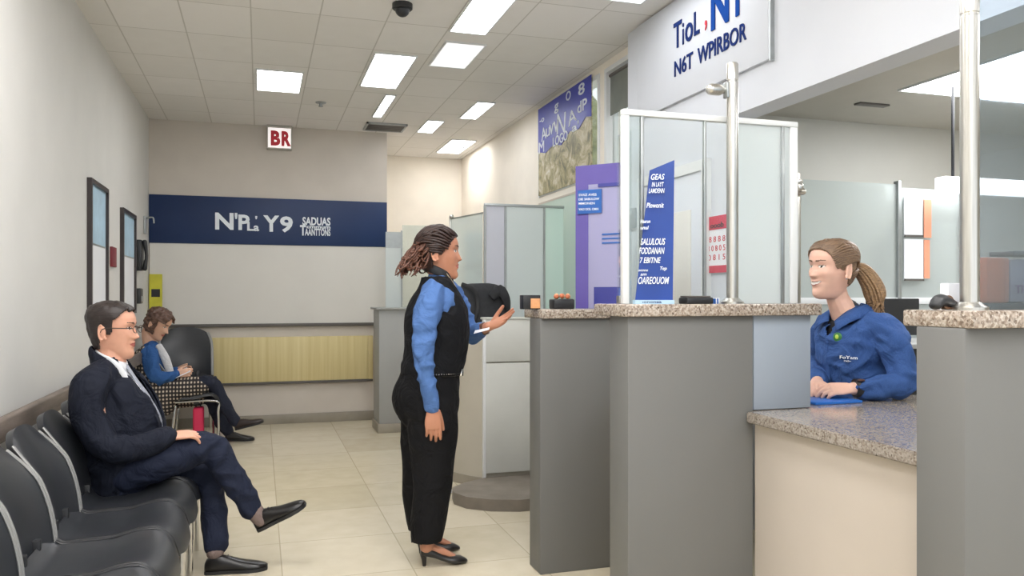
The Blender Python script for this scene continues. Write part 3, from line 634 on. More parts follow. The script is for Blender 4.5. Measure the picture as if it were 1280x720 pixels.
pl = [(2.4, 4.84), (1.75, 4.76), (1.55, 4.76), (1.38, 4.82), (1.25, 4.93), (1.2, 5.06), (1.22, 5.2), (1.34, 5.32), (1.5, 5.41), (2.4, 5.41)]
solo('floor_plinth', prism(nb(), pl, 0, .075), M['plinth'], 'low dark taupe rounded step on the floor in front of the white teller counter', 'step')
bm = tube(nb(), [(1.17, 5.25, .012), (1.22, 5.32, .018), (1.27, 5.36, .012), (1.33, 5.43, .012)], [.012])
solo('floor_cable', bm, M['paper'], 'white cable on the floor at the left corner of the dark rounded step', 'cable')
# glass of third station
t = thing('glass_screen', 'frosted three pane glass screen on the white teller counter behind the standing woman', 'screen', (1.9, 5.5, 1.2))
YG = 6.15
g5 = lambda px: W(px, 300, YG).x; zt5 = W(660, 256, YG).z
xr5 = 2.385
obj('top_rail', box(nb(), g5(605), xr5, YG-.01, YG+.01, zt5-.02, zt5, .002), M['alu'], t)
for a in (606, 631.5, 680): obj('post', box(nb(), g5(a)-.008, g5(a)+.008, YG-.01, YG+.01, 1.091, zt5-.02), M['alu'], t)
obj('lavender_pane', box(nb(), g5(607)+.006, g5(631)-.004, YG-.003, YG+.003, 1.091, zt5-.02), M['frost_lav'], t)
obj('white_pane', box(nb(), g5(632)+.008, g5(680)-.008, YG-.003, YG+.003, 1.091, zt5-.02), M['frost'], t)
obj('green_pane', box(nb(), g5(680)+.008, xr5-.005, YG-.003, YG+.003, 1.091, zt5-.02), M['glass_green'], t)
t = thing('glass_divider', 'clear side glass with a steel clip behind the standing woman\'s head', 'screen', (1.5, 6.4, 1.09))
qa = (g5(604), YG+.02); qb = (W(564, 300, 6.72).x, 6.72); zq = W(564, 274, 6.72).z
obj('pane', slab(nb(), qb, qa, 1.091, zq, .006), M['glass_side'], t); obj('top_edge', slab(nb(), qb, qa, zq, zq+.008, .012), M['alu'], t)
obj('post', box(nb(), qb[0]-.012, qb[0]+.008, 6.725, 6.745, 1.091, zq+.03, .002), M['steel'], t); obj('clip', ell(nb(), (qb[0], 6.70, zq+.02), (.02, .02, .02), seg=10), M['steel'], t)
p = W(592, 380, 6.5)
t = thing('document_board', 'white document board with a black line behind the side glass near the woman\'s face', 'board', (p.x, 6.5, 1.09))
obj('board', box(nb(), p.x-.07, p.x+.07, 6.49, 6.51, 1.091, W(592, 290, 6.5).z, .003), M['paper'], t)
obj('black_line', box(nb(), p.x-.07, p.x+.07, 6.484, 6.49, W(592, 334, 6.5).z, W(592, 331, 6.5).z), M['black_pl'], t)
t = thing('green_glass_divider', 'pale green glass panel rising beneath the window poster behind the purple screen', 'screen', (2.45, 6.1, 0))
obj('pane', box(nb(), 2.43, 2.438, 5.7, 6.9, .0, 2.18), M['glass_green'], t); obj('top_edge', box(nb(), 2.427, 2.441, 5.7, 6.9, 2.18, 2.195), M['cream'], t)
# ------------------------------------------------------------------ black bag on third counter
t = thing('black_bag', 'large slouchy black bag lying on the teller counter behind the standing woman', 'bag', (1.52, 5.78, 1.09))
bm = nb(); bx0, bx1 = W(570, 400, 5.72).x, W(638, 400, 5.72).x; zt = W(600, 354, 5.72).z
n1, n2 = 26, 14
r = bmesh.ops.create_uvsphere(bm, u_segments=36, v_segments=24, radius=1)
for v in bm.verts:
    c_ = v.co.copy(); s = lambda q, e: math.copysign(abs(q)**e, q)
    x = s(c_.x, .45); y = s(c_.y, .55); z = s(c_.z, .5); z01 = (z+1)/2
    X = (bx0+bx1)/2+x*(bx1-bx0)/2*(1-.10*z01*(x > 0)); Yv = 5.78+y*.13*(1-.45*z01); Z = 1.108+z01*(zt-1.108)*(1-.05*abs(x)**3)
    nn = noise.noise(Vector((X*9, Yv*9, Z*9)))*.014+noise.noise(Vector((X*22, Yv*12, Z*6)))*.007
    v.co = Vector((X, Yv, Z))+Vector((c_.x, c_.y, c_.z*.4))*nn
obj('body', bm, M['black_fab'], t, 180)
obj('flap', tube(nb(), [(bx1-.16, 5.66, zt-.10), (bx1-.10, 5.65, zt-.05), (bx1-.05, 5.66, zt-.12), (bx1-.03, 5.68, zt-.2)], [(.03, .012), (.04, .014), (.035, .014), (.02, .01)]), M['black_fab'], t)
obj('strap', tube(nb(), [(bx0+.04, 5.70, zt-.01), (bx0+.12, 5.66, zt-.05), (bx0+.15, 5.655, zt-.16), (bx0+.12, 5.66, zt-.27)], [(.016, .006)]), M['black_fab'], t)
# ------------------------------------------------------------------ farthest counter
t = thing('far_counter', 'plain grey counter end at the far end of the walkway below the navy sign', 'counter', (1.6, 7.95, 0))
p = W(474, 400, 7.9)
obj('body', box(nb(), p.x, 2.45, 7.9, 8.3, .09, 1.215, .004), M['grey_far'], t); obj('top', box(nb(), p.x-.03, 2.47, 7.87, 8.33, 1.215, 1.235, .004), M['grey_far'], t)
obj('base', box(nb(), p.x-.015, 2.45, 7.885, 8.3, 0, .09, .003), M['base'], t)
t = thing('glass_screen', 'far glass screen with a grey upper band at the end of the walkway', 'screen', (1.35, 8.1, 1.235))
g8 = lambda px: W(px, 300, 8.1).x
z8 = lambda py: W(490, py, 8.1).z
obj('upper_band', box(nb(), g8(482), g8(501), 8.095, 8.105, z8(310), z8(290)), M['alu'], t)
obj('lower_pane', box(nb(), g8(482), g8(501), 8.095, 8.105, 1.235, z8(310)), M['frost'], t)
obj('post', box(nb(), g8(501), g8(503), 8.09, 8.11, 1.235, z8(288)), M['alu'], t)
obj('wide_pane', box(nb(), g8(503), g8(560), 8.097, 8.103, 1.235, z8(281)), M['glass_edge'], t)
# ------------------------------------------------------------------ white side wall: door, calendar
d = struct('door_1', box(nb(), XB-.02, XB, 3.98, 4.72, .01, 2.06, .003), M['wall_cool'])
obj('door_frame', (lambda b_: (box(b_, XB-.03, XB, 3.92, 3.98, 0, 2.12), box(b_, XB-.03, XB, 4.72, 4.78, 0, 2.12), box(b_, XB-.03, XB, 3.98, 4.72, 2.06, 2.12), b_)[-1])(nb()), M['white_metal'], d)
obj('door_panel', box(nb(), XB-.028, XB-.02, 4.1, 4.6, 1.15, 1.85, .004), M['board'], d)
obj('door_handle', tube(nb(), [(XB-.02, 4.05, 1.05), (XB-.07, 4.05, 1.05), (XB-.07, 4.17, 1.05)], [.01], sub=1), M['steel'], d)
p = WX(789.5, 272, XB)
t = thing('lock_plate', 'grey square lock plate on the white wall seen through the narrow glass pane', 'lock', (XB-.02, p.y, p.z-.08))  # lock plate of the door, set on the wall
obj('plate', box(nb(), XB-.02, XB, max(WX(796, 272, XB).y, 4.80), WX(784, 272, XB).y, WX(790, 286, XB).z, WX(790, 261, XB).z, .003), M['alu'], t); obj('lock_button', ell(nb(), (XB-.022, p.y-.03, p.z+.03), (.006, .014, .014), seg=10), M['white_metal'], t)
t = thing('wall_calendar', 'red and white calendar sheet on the white wall behind the steel pole', 'calendar', (XB-.01, 3.87, 1.46))
ya, yb_ = WX(911, 300, XB-.012).y, WX(880, 300, XB-.012).y; zc_ = lambda py: WX(895, py, XB-.012).z
if ya < 3.74: ya = 3.74
obj('sheet', box(nb(), XB-.012, XB-.006, ya, yb_, zc_(341), zc_(270)), M['paper'], t)
obj('header', box(nb(), XB-.015, XB-.012, ya, yb_, zc_(287), zc_(270)), M['red_paper'], t); obj('footer', box(nb(), XB-.015, XB-.012, ya, yb_, zc_(341), zc_(332)), M['red_paper'], t)
bm = letters(nb(), [("8 8 8 8 8", .01, .17, .045, dict(ext=.0006), yb_-ya-.03), ("1 8 0 8 0 5", .01, .12, .045, dict(ext=.0006), yb_-ya-.03), ("1 0 8 1 5", .01, .07, .045, dict(ext=.0006), yb_-ya-.03)], (XB-.0135, yb_, zc_(341)), (0, -1, 0), (0, 0, 1))
obj('dates', bm, M['red_ink'], t, 0)
obj('header_lettering', letters(nb(), [("* ooob", .03, .01, .04, dict(ext=.0006, bold=.02), yb_-ya-.06)], (XB-.0165, yb_, zc_(287)), (0, -1, 0), (0, 0, 1)), M['black_ink'], t, 0)
solo('white_cabinet', box(nb(), XB-.10, XB-.03, 3.76, 3.9, 0, 1.3, .006), M['white_metal'], 'narrow white cabinet against the white wall below the red and white calendar', 'cabinet')
# ------------------------------------------------------------------ back office
def opane(xa, xb, y, z0, z1): return box(nb(), xa, xb, y-.004, y+.004, z0, z1)
t = thing('office_partition', 'milky glass partition with steel posts behind the clerk', 'screen', (3.6, 4.0, 0))
x0, x1, x2 = 2.62, W(1122, 300, 4.0).x, W(1192, 300, 4.0).x+.05
obj('left_pane', opane(x0, x1-.012, 4.0, 1.06, 2.04), M['frost_off'], t); obj('right_pane', opane(x1+.012, x2, 4.0, 1.06, 2.02), M['frost_off'], t)
obj('post', box(nb(), x1-.012, x1+.012, 3.98, 4.02, 1.06, 2.06, .002), M['alu'], t); obj('left_post', box(nb(), x0-.02, x0, 3.98, 4.02, 0, 2.06, .002), M['alu'], t); obj('right_post', box(nb(), x2, x2+.02, 3.98, 4.02, 0, 2.06, .002), M['alu'], t)
obj('lower_rail', box(nb(), x0, x2, 3.985, 4.015, 1.30, 1.34, .002), M['white_metal'], t); obj('lower_panel', box(nb(), x0, x2, 3.99, 4.01, 0, 1.06), M['grey_far'], t)
for px0, px1, py0, py1, m, lb in ((1130, 1153, 295, 248, 'paper', 'white sheet pinned on the office glass, the upper one'), (1130, 1154, 350, 299, 'paper', 'white sheet pinned on the office glass, the lower one'), (1155, 1164, 297, 250, 'orange_paper', 'orange sheet pinned beside the upper white sheet on the office glass'), (1155, 1162, 348, 300, 'orange_paper', 'orange sheet pinned beside the lower white sheet on the office glass')):
    a = W(px0, py0, 3.985); b = W(px1, py1, 3.985)
    t = thing('pinned_sheet', lb, 'paper', ((a.x+b.x)/2, 3.985, a.z)); obj('sheet', box(nb(), a.x, b.x, 3.983, 3.989, a.z, b.z), M[m], t)
    if m == 'paper': obj('clip_bar', box(nb(), a.x, b.x, 3.976, 3.983, a.z-.006, a.z+.008), M['dark_trim'], t)
t = thing('pendant_light', 'white linear lamp hanging from a dark rod in the back office', 'light', (4.5, 3.8, 1.98))
a = W(1175, 240, 3.8); zt = W(1190, 222, 3.8).z
obj('lamp_body', box(nb(), a.x, a.x+1.2, 3.76, 3.84, a.z, zt, .005), M['light_soft'], t)
rx = W(1191, 200, 3.8).x
obj('rod', tube(nb(), [(rx, 3.8, zt), (rx, 3.8, 2.62)], [.009], sub=1), M['black_pl'], t)
obj('rod', tube(nb(), [(rx+.9, 3.8, zt), (rx+.9, 3.8, 2.62)], [.009], sub=1), M['black_pl'], t)
# back desk + monitor behind clerk
t = thing('back_desk', 'black fronted desk with a pale top behind the clerk', 'desk', (3.4, 3.6, 0))
obj('desktop', box(nb(), 2.85, 4.6, 3.4, 3.9, 1.07, 1.095, .004), M['grey_far'], t); obj('front', box(nb(), 2.9, 4.55, 3.5, 3.53, 0, 1.07), M['black_pl'], t)
for x in (2.88, 4.54): obj('side_panel', box(nb(), x, x+.03, 3.53, 3.88, 0, 1.07), M['black_pl'], t)
a = W(1092, 430, 3.6); b = W(1146, 373, 3.6)
t = thing('monitor', 'black computer monitor seen from behind on the desk behind the clerk', 'monitor', ((a.x+b.x)/2, 3.62, 1.095))
obj('screen', box(nb(), a.x-.03, b.x+.02, 3.6, 3.63, 1.13, b.z, .006), M['black_pl'], t); obj('stand', box(nb(), (a.x+b.x)/2-.02, (a.x+b.x)/2+.02, 3.63, 3.65, 1.104, 1.25), M['black_pl'], t); obj('base', box(nb(), (a.x+b.x)/2-.09, (a.x+b.x)/2+.09, 3.58, 3.7, 1.0955, 1.104, .002), M['black_pl'], t)
# things on the nearest wing
x = W(1165, 380, 1.70).x; x2_ = W(1196, 380, 1.70).x
t = thing('tape_dispenser', 'black and brown tape dispenser on the nearest wing left of the thick pole', 'tape dispenser', ((x+x2_)/2, 1.70, 1.312))
obj('body', tube(nb(), [(x+.012, 1.70, 1.325), (x+.03, 1.70, 1.338), (x2_-.01, 1.70, 1.325)], [(.012, .02), (.018, .022), (.01, .02)], side=(0, 0, 1)), M['black_pl'], t)
obj('tape_roll', lathe(nb(), ((x+x2_)/2+.004, 1.69, 1.333), [(.008, 0), (.019, 0), (.019, .018), (.008, .018)], axis='Y'), pm('brown_tape', rgb(120, 88, 66), .5), t)
solo('note_box', box(nb(), W(1180, 370, 1.76).x, W(1197, 370, 1.76).x, 1.745, 1.775, 1.312, W(1190, 354, 1.76).z, .003), M['paper'], 'small white note box behind the tape dispenser', 'box')
t = thing('leather_box', 'terracotta leather letter box behind the tinted glass right of the thick pole', 'box', (2.15, 1.74, 1.312))
xa, xb = W(1224, 350, 1.73).x, W(1253, 350, 1.73).x
obj('body', box(nb(), xa, xb, 1.705, 1.775, 1.33, W(1240, 322, 1.73).z, .008), M['terracotta'], t); obj('base', box(nb(), xa-.004, xb+.05, 1.70, 1.78, 1.312, 1.33, .003), M['black_pl'], t)
t = thing('receipt_printer', 'clear and grey printer with purple letters at the right edge behind the tinted glass', 'printer', (2.3, 1.74, 1.312))
xc_ = W(1257, 350, 1.73).x
obj('body', box(nb(), xc_, xc_+.2, 1.715, 1.78, 1.332, W(1260, 324, 1.73).z, .006), pm('grey_lilac_plastic', rgb(150, 142, 150), .35), t)
obj('lid', box(nb(), xc_-.005, xc_+.2, 1.70, 1.78, W(1260, 320, 1.73).z, W(1260, 314, 1.73).z, .003), M['dark_trim'], t)
obj('foot', box(nb(), xc_+.055, xc_+.2, 1.705, 1.78, 1.312, 1.332), M['black_pl'], t)
obj('lettering', letters(nb(), [("T", .012, .028, .032, dict(bold=.03, ext=.001), .02), ("K", .034, .028, .032, dict(bold=.03, ext=.001), .016)], (xc_, 1.7085, 1.33), (1, 0, 0), (0, 0, 1)), pm('purple_lettering', rgb(104, 60, 110), .5), t, 0)
t = thing('office_cabinet', 'tall pale cabinet in the back office behind the tinted glass', 'cabinet', (5.0, 4.3, 0))
obj('body', box(nb(), 4.3, 4.65, 4.3, 4.7, 0, 1.85, .006), M['wall_cool'], t)
obj('door', box(nb(), 4.32, 4.63, 4.285, 4.3, .05, 1.83, .003), M['white_metal'], t)
obj('handle', box(nb(), 4.35, 4.36, 4.27, 4.285, .9, 1.05), M['alu'], t)
# ------------------------------------------------------------------ waiting chairs
def make_chair(label, group=None):
    """shell chair at the origin facing +X, seat width along Y"""
    t = thing('waiting_chair', label, 'chair', (0, 0, 0), group); hw = .2
    def seatfn(u_, v_):   # u: rear->front, v across
        y = (v_-.5)*2; x = -.26+u_*.50; z = .43+.012*cos((u_-.45)*3.0)-.012*(1-y*y)*sin(pi*min(1, u_*1.1))
        z += .028*sin(pi*max(0, min(1, (u_-.45)/.55)))
        if u_ > .74: q_ = (u_-.74)/.26; z -= .085*q_**2.2; x -= .035*q_**3
        if u_ < .12: z += .04*(1-u_/.12)**2
        wx = hw*(1-.10*max(0, (u_-.8)/.2)**3)
        return Vector((x-.02*abs(y)**4*(u_ > .7), y*wx, z+.012*abs(y)**3))
    def backfn(u_, v_):   # u: bottom->top
        y = (v_-.5)*2; z = .43+u_*.42; lean = -.255-.13*u_+.035*sin(pi*u_)
        wdt = hw*(1-.13*max(0, (u_-.6)/.4)**2.5); crown = -.05*abs(y)**3*max(0, (u_-.6)/.4)
        return Vector((lean+.045*(abs(y)**2)*(1-.4*u_)-.02, y*wdt, z+crown))
    obj('seat', surf(nb(), seatfn, 26, 16, .030), M['seat_pl'], t, 60)
    obj('backrest', surf(nb(), backfn, 22, 16, .030), M['seat_pl'], t, 60)
    for sgn in (-1, 1):
        pts = [seatfn(k/10, .5+.5*sgn)+Vector((0, sgn*.003, .0)) for k in range(11)]
        obj('seat_edge', tube(nb(), pts, [(.004, .010)], sub=2, n=8), M['black_pl'], t)
        pts = [backfn(k/10, .5+.5*sgn)+Vector((.002, sgn*.003, 0)) for k in range(11)]
        obj('back_edge', tube(nb(), pts, [(.005, .011)], sub=2, n=8), M['seat_edge'], t)
        obj('bracket', box(nb(), -.30, -.25, sgn*.09-.015, sgn*.09+.015, .385, .50, .004), M['black_pl'], t)
        obj('leg', tube(nb(), [(.16, sgn*.185, .0), (.16, sgn*.185, .3), (.14, sgn*.185, .40), (-.2, sgn*.185, .40)], [.011], sub=4, n=10), M['chrome'], t)
        obj('rear_leg', tube(nb(), [(-.24, sgn*.185, .0), (-.2, sgn*.185, .36)], [.011], sub=1, n=10), M['chrome'], t)
    obj('crossbar', box(nb(), -.05, -.01, -.19, .19, .375, .405, .004), M['black_pl'], t)
    return t
proto = make_chair('x')
used = [False]
def chair(x, y, rz, label, group=None):
    c_ = proto if not used[0] else dup(proto); used[0] = True
    c_.location = (x, y, 0); c_.rotation_euler = (0, 0, rz); c_['label'] = label; c_['category'] = 'chair'
    if group: c_['group'] = group
GR = 'black chairs in the row along the left wall'
for yy, lb in ((4.36, 'black shell chair the man in the navy suit sits on'), (3.93, 'empty black shell chair next to the seated man in the suit'), (3.50, 'second empty black shell chair from the seated man in the suit'),
               (3.07, 'third empty black shell chair from the seated man in the suit'), (2.64, 'fourth empty black shell chair from the seated man, at the lower left corner'), (2.21, 'fifth empty black shell chair from the seated man, cut off at the lower left corner')):
    chair(-.48, yy, 0, lb, GR)
chair(-.52, 7.9, 0, 'black shell chair under the reader in the plaid coat')
chair(-.66, 8.18, -pi/2+.12, 'larger empty black shell chair in the back left corner facing the room')
for o in COL.objects:
    if o.get('label', '').startswith('larger empty'): o.scale = (1.2, 1.2, 1.22)
# ------------------------------------------------------------------ people
def skinm(name, c):
    t = NT(name); v = t.coord(); n = t.node('ShaderNodeTexNoise', {'Vector': v, 'Scale': 30, 'Detail': 4})
    t.l.new(t.ramp(n.outputs[0], [(.3, [x*.93 for x in c[:3]]+[1]), (.7, c)]), t.b.inputs['Base Color']); t.b.inputs['Roughness'].default_value = .5
    t.b.inputs['Subsurface Weight'].default_value = .08; t.b.inputs['Subsurface Radius'].default_value = (.01, .004, .002); return t.m
def hairm(name, c, c2):
    t = NT(name); v = t.coord((14, 14, 60)); n = t.node('ShaderNodeTexNoise', {'Vector': v, 'Scale': 3, 'Detail': 6, 'Roughness': .7})
    t.l.new(t.ramp(n.outputs[0], [(.3, c), (.7, c2)]), t.b.inputs['Base Color']); t.b.inputs['Roughness'].default_value = .42; t.bump(n.outputs[0], .5, .004); return t.m
def cloth(name, c, amt=.06, rough=.8, bs=9):
    t = NT(name); v = t.coord(); n = t.node('ShaderNodeTexNoise', {'Vector': v, 'Scale': 250, 'Detail': 2}); n2 = t.node('ShaderNodeTexNoise', {'Vector': v, 'Scale': bs, 'Detail': 3, 'Distortion': 1.2})
    t.l.new(t.ramp(n.outputs[0], [(.3, [x*(1-amt*2) for x in c[:3]]+[1]), (.7, c)]), t.b.inputs['Base Color']); t.b.inputs['Roughness'].default_value = rough
    t.b.inputs['Specular IOR Level'].default_value = .25; t.bump(n2.outputs[0], .8, .03); return t.m
M['lip'] = pm('lips', rgb(176, 96, 86), .45); M['eyew'] = pm('eye_white', rgb(222, 216, 208), .3); M['iris'] = pm('dark_iris', rgb(52, 38, 30), .25)
M['teeth'] = pm('teeth', rgb(236, 230, 222), .3)
def fuse(bm, voxel, smooth=4, disp=None):
    me = bpy.data.meshes.new('fused'); bm.to_mesh(me); bm.free(); o = bpy.data.objects.new('fused', me); COL.objects.link(o)
    m = o.modifiers.new('r', 'REMESH'); m.mode = 'VOXEL'; m.voxel_size = voxel; m.use_smooth_shade = True
    if smooth: s = o.modifiers.new('s', 'SMOOTH'); s.factor = .5; s.iterations = smooth
    dg = bpy.context.evaluated_depsgraph_get(); dg.update(); me2 = bpy.data.meshes.new_from_object(o.evaluated_get(dg))
    bpy.data.objects.remove(o); bpy.data.meshes.remove(me); b2 = bmesh.new(); b2.from_mesh(me2); bpy.data.meshes.remove(me2)
    if disp:
        b2.normal_update()
        mv = [(v, v.normal*disp(v.co)) for v in b2.verts]
        for v, d in mv: v.co += d
    return b2
def wrinkle(amp, sc=(9, 9, 5), seed=0):
    def f(c):
        p = Vector((c.x*sc[0]+seed, c.y*sc[1], c.z*sc[2])); q = p+noise.noise_vector(p*.6)*.8
        r = 1-abs(noise.noise(q))*3.0; r = max(r, -.6); return 1.5*amp*(r-.3)+amp*.45*noise.noise(p*2.7)
    return f
# --- head -----------------------------------------------------------
HP = [(-.118, .060, -.005, .018), (-.112, .078, -.020, .032), (-.100, .086, -.038, .043), (-.085, .088, -.052, .052), (-.065, .086, -.066, .059), (-.045, .087, -.076, .064), (-.02, .087, -.086, .0685),
      (.0, .086, -.092, .071), (.02, .085, -.096, .0735), (.04, .088, -.099, .0755), (.06, .086, -.099, .077), (.08, .077, -.093, .074), (.095, .063, -.082, .0645), (.106, .045, -.062, .049), (.113, .024, -.038, .028), (.1155, .008, -.015, .010)]
def hp(z):
    if z <= HP[0][0]: return HP[0][1:]
    for a, b in zip(HP, HP[1:]):
        if z <= b[0]:
            t = (z-a[0])/(b[0]-a[0]); return tuple(a[i]+(b[i]-a[i])*t for i in (1, 2, 3))
    return HP[-1][1:]
def g(x, s): return math.exp(-(x/s)**2/2)
def feat(y, z, smile=0.0, nose=1.0):
    d = 0
    if -.034 < z < .034:
        k = (.034-z)/.056 if z > -.022 else (z+.034)/.012
        k = max(0, min(1, k)); d += nose*.027*(k**1.15)*g(y, .0075+.0045*k*(z < .0))
    d += nose*.006*(g(y-.011, .0055)+g(y+.011, .0055))*g(z+.022, .006)
    for s in (-1, 1):
        d -= .0085*g(y-s*.030, .015)*g(z-.018, .010)
        d += .0045*g(y-s*.030, .009)*g(z-.016, .006)
        d += .0035*g(y-s*.028, .018)*g(z-.036, .006)
        d += (.003+.004*smile)*g(y-s*.042, .016)*g(z+.012+.0*smile, .014)
        d -= .003*g(y-s*(.028+.006*smile), .006)*g(z+.05-.006*smile, .012)
    zz = z-smile*.006*min(1, (y/.026)**2)
    d += .0060*g(y, .017+.005*smile)*g(zz+.0455, .0042)+.0068*g(y, .014+.005*smile)*g(zz+.0575, .0050)-.0035*g(y, .02+.006*smile)*g(zz+.0515, .0022)
    d += .0045*g(y, .017)*g(z+.098, .013)-.002*g(y, .02)*g(z+.074, .006)
    return d
JAW = [1.0]
def headpt(th, z, off=0, features=True, smile=0, nose=1):
    f, b, w = hp(z); w *= 1-(1-JAW[0])*max(0, min(1, (-z-.01)/.07)); c = cos(th); s = sin(th); ex = .86
    y = w*math.copysign(abs(s)**ex, s); x = (f if c > 0 else -b)*math.copysign(abs(c)**ex, c) if c else 0
    n = Vector((c, s, 0)); 
    if z > .07: n = (n*(1-(z-.07)/.05)+Vector((0, 0, 1))*((z-.07)/.05)*1.4); n.normalize()
    p = Vector((x, y, z))
    if features and c > .15: p.x += feat(y, z, smile, nose)*min(1, (c-.15)/.25)
    return p+n*off
def add_head(bm, T, smile=0, nose=1.0, nt=72, nz=74, jaw=1.0):
    V = []
    for i in range(nz+1):
        z = -.118+(.1155+.118)*i/nz
        V.append([bm.verts.new(T @ headpt(2*pi*k/nt, z, 0, True, smile, nose)) for k in range(nt)])
    for i in range(nz):
        for k in range(nt): bm.faces.new((V[i][k], V[i][(k+1) % nt], V[i+1][(k+1) % nt], V[i+1][k]))
    bm.faces.new(V[0][::-1]); bm.faces.new(V[-1])
    for s in (-1, 1):   # ears
        tr = T @ Matrix.Translation((-.006, s*.074, -.002)) @ Matrix.Rotation(s*.35, 4, 'Z') @ Matrix.Rotation(-.15, 4, 'Y')
        pts = []
        for k in range(13):
            a = -2.2+k*(4.6/12); r = .031*(1-.1*cos(a)); pts.append(tr @ Vector((-cos(a-1.4)*0-.008+ -sin(a)*-.0, 0, 0)) if 0 else tr @ Vector((-.004-.017*cos(a*.62), s*.012, .031*sin(a*.70))))
        tube(bm, pts, [.0045], sub=2, n=8)
        e = bmesh.ops.create_uvsphere(bm, u_segments=14, v_segments=10, radius=1, matrix=tr @ Matrix.Translation((-.006, s*.006, 0)) @ Matrix.Diagonal((.016, .007, .029, 1)))
        bmesh.ops.create_uvsphere(bm, u_segments=10, v_segments=8, radius=1, matrix=tr @ Matrix.Translation((.004, s*.006, -.026)) @ Matrix.Diagonal((.008, .006, .009, 1)))
def headM(pos, yaw, pitch=0, roll=0, sc=1.0):
    return Matrix.Translation(Vector(pos)) @ Matrix.Rotation(yaw, 4, 'Z') @ Matrix.Rotation(pitch, 4, 'Y') @ Matrix.Rotation(roll, 4, 'X') @ Matrix.Scale(sc, 4)
def paint_head(me, T, smile=0, teeth=False, brows=True, beard=0):
    """material slots: 0 skin 1 lip 2 eye white 3 iris 4 brow 5 teeth"""
    Ti = T.inverted()
    for p in me.polygons:
        c = Ti @ p.center
        if not (.05 < c.x < .14 and abs(c.y) < .07 and -.12 < c.z < .07): continue
        ay = abs(c.y); zz = c.z-smile*.006*min(1, (c.y/.026)**2)
        k = 1-(c.y/(.025+.006*smile))**2
        if k > 0 and c.x > .07:
            if abs(zz+.0515) < .0030*k**.5+(.0032*smile*k if teeth else 0) and teeth: p.material_index = 5; continue
            if -.0515 < zz < -.0515+.0085*k**.6 or -.0515-.0105*k**.6 < zz <= -.0515: p.material_index = 1; continue
        e = ((ay-.030)/.0135)**2+((c.z-.0165)/.0052)**2
        if e < 1:
            p.material_index = 3 if (ay-.030)**2+(c.z-.0168)**2 < .0050**2 else 2; continue
        if e < 1.55 and c.z > .0175: p.material_index = 4; continue
        if brows and .010 < ay < .050 and abs(c.z-(.0375+.004*sin((ay-.01)*50))) < .0032*(1.2-(ay-.01)/.06): p.material_index = 4
def hair_cap(T, mask, off, nt=96, nz=80, seed=0, amp=.002, freq=(40, 40, 12), zmin=-.1, mass=None):
    bm = nb(); V = {}
    zs = [zmin+(.1155-zmin)*i/nz for i in range(nz+1)]
    def P(k, i):
        if (k % nt, i) not in V:
            z = zs[i]; th = 2*pi*(k % nt)/nt; p = headpt(th, z, 0, False); o = off(p) if callable(off) else off
            if mass: o += mass(p)
            q = headpt(th, z, o, False); q += (q-Vector((0, 0, 0))).normalized()*amp*noise.noise(Vector((q.x*freq[0]+seed, q.y*freq[1], q.z*freq[2])))
            V[(k % nt, i)] = bm.verts.new(T @ q)
        return V[(k % nt, i)]
    for i in range(nz):
        for k in range(nt):
            z = (zs[i]+zs[i+1])/2; th = 2*pi*(k+.5)/nt; p = headpt(th, z, 0, False)
            if mask(p): bm.faces.new((P(k, i), P(k+1, i), P(k+1, i+1), P(k, i+1)))
    top = [P(k, nz) for k in range(nt)]
    bm.faces.new(top); bmesh.ops.recalc_face_normals(bm, faces=bm.faces)
    return shell(bm, .012*T.to_scale().x)
# --- hand -----------------------------------------------------------
def hand(bm, wrist, d, back, thumb, curl=(.3, .3, .3, .3), sc=1.0, spread=.04, thumb_open=.6, wr=.027):
    """d: finger direction, back: back-of-hand normal, thumb: vector pointing to the thumb side"""
    d = Vector(d).normalized(); back = Vector(back); back = (back-d*back.dot(d)).normalized(); s = d.cross(back).normalized()
    if s.dot(Vector(thumb)) < 0: s = -s
    w = Vector(wrist); L = lambda x, y, z: w+(d*x+s*y+back*z)*sc
    tube(bm, [L(-.04, 0, 0), L(0, 0, 0), L(.03, .002, 0), (L(.065, 0, .001)), L(.092, 0, 0)], [(.027*sc, .020*sc), (.028*sc, .019*sc), (.036*sc, .017*sc), (.041*sc, .015*sc), (.040*sc, .011*sc)], side=s, sub=3, n=18)
    for i, (y, ln, r) in enumerate(((.031, .074, .0088), (.0105, .083, .0090), (-.0105, .076, .0086), (-.030, .060, .0078))):
        p = Vector((.088-.004*(i == 3)-.002*(i == 0), y, 0)); a = 0; pts = [L(p.x-.015, p.y*.95, 0), L(*p)]; c = curl[i]
        sp = spread*(1.5-i)
        for k, f in enumerate((.45, .31, .24)):
            a += c*(.8, 1.1, .8)[k]; v = Vector((cos(a)*cos(sp), sin(sp)*cos(a)*1.0, -sin(a))); p = p+v*ln*f; pts.append(L(*p))
        tube(bm, pts, [r*sc*1.05, r*sc*1.08, r*sc, r*sc*.93, r*sc*.78], sub=3, n=10)
    to = thumb_open; p = Vector((.018, .026, -.004)); q = Vector((cos(to), sin(to), -.25)).normalized(); q2 = Vector((cos(to*.55), sin(to*.55), -.30)).normalized()
    tube(bm, [L(.008, .012, -.003), L(*p), L(*(p+q*.042)), L(*(p+q*.042+q2*.032)), L(*(p+q*.042+q2*.056))], [.015*sc, .0145*sc, .0115*sc, .0105*sc, .0085*sc], sub=3, n=10)
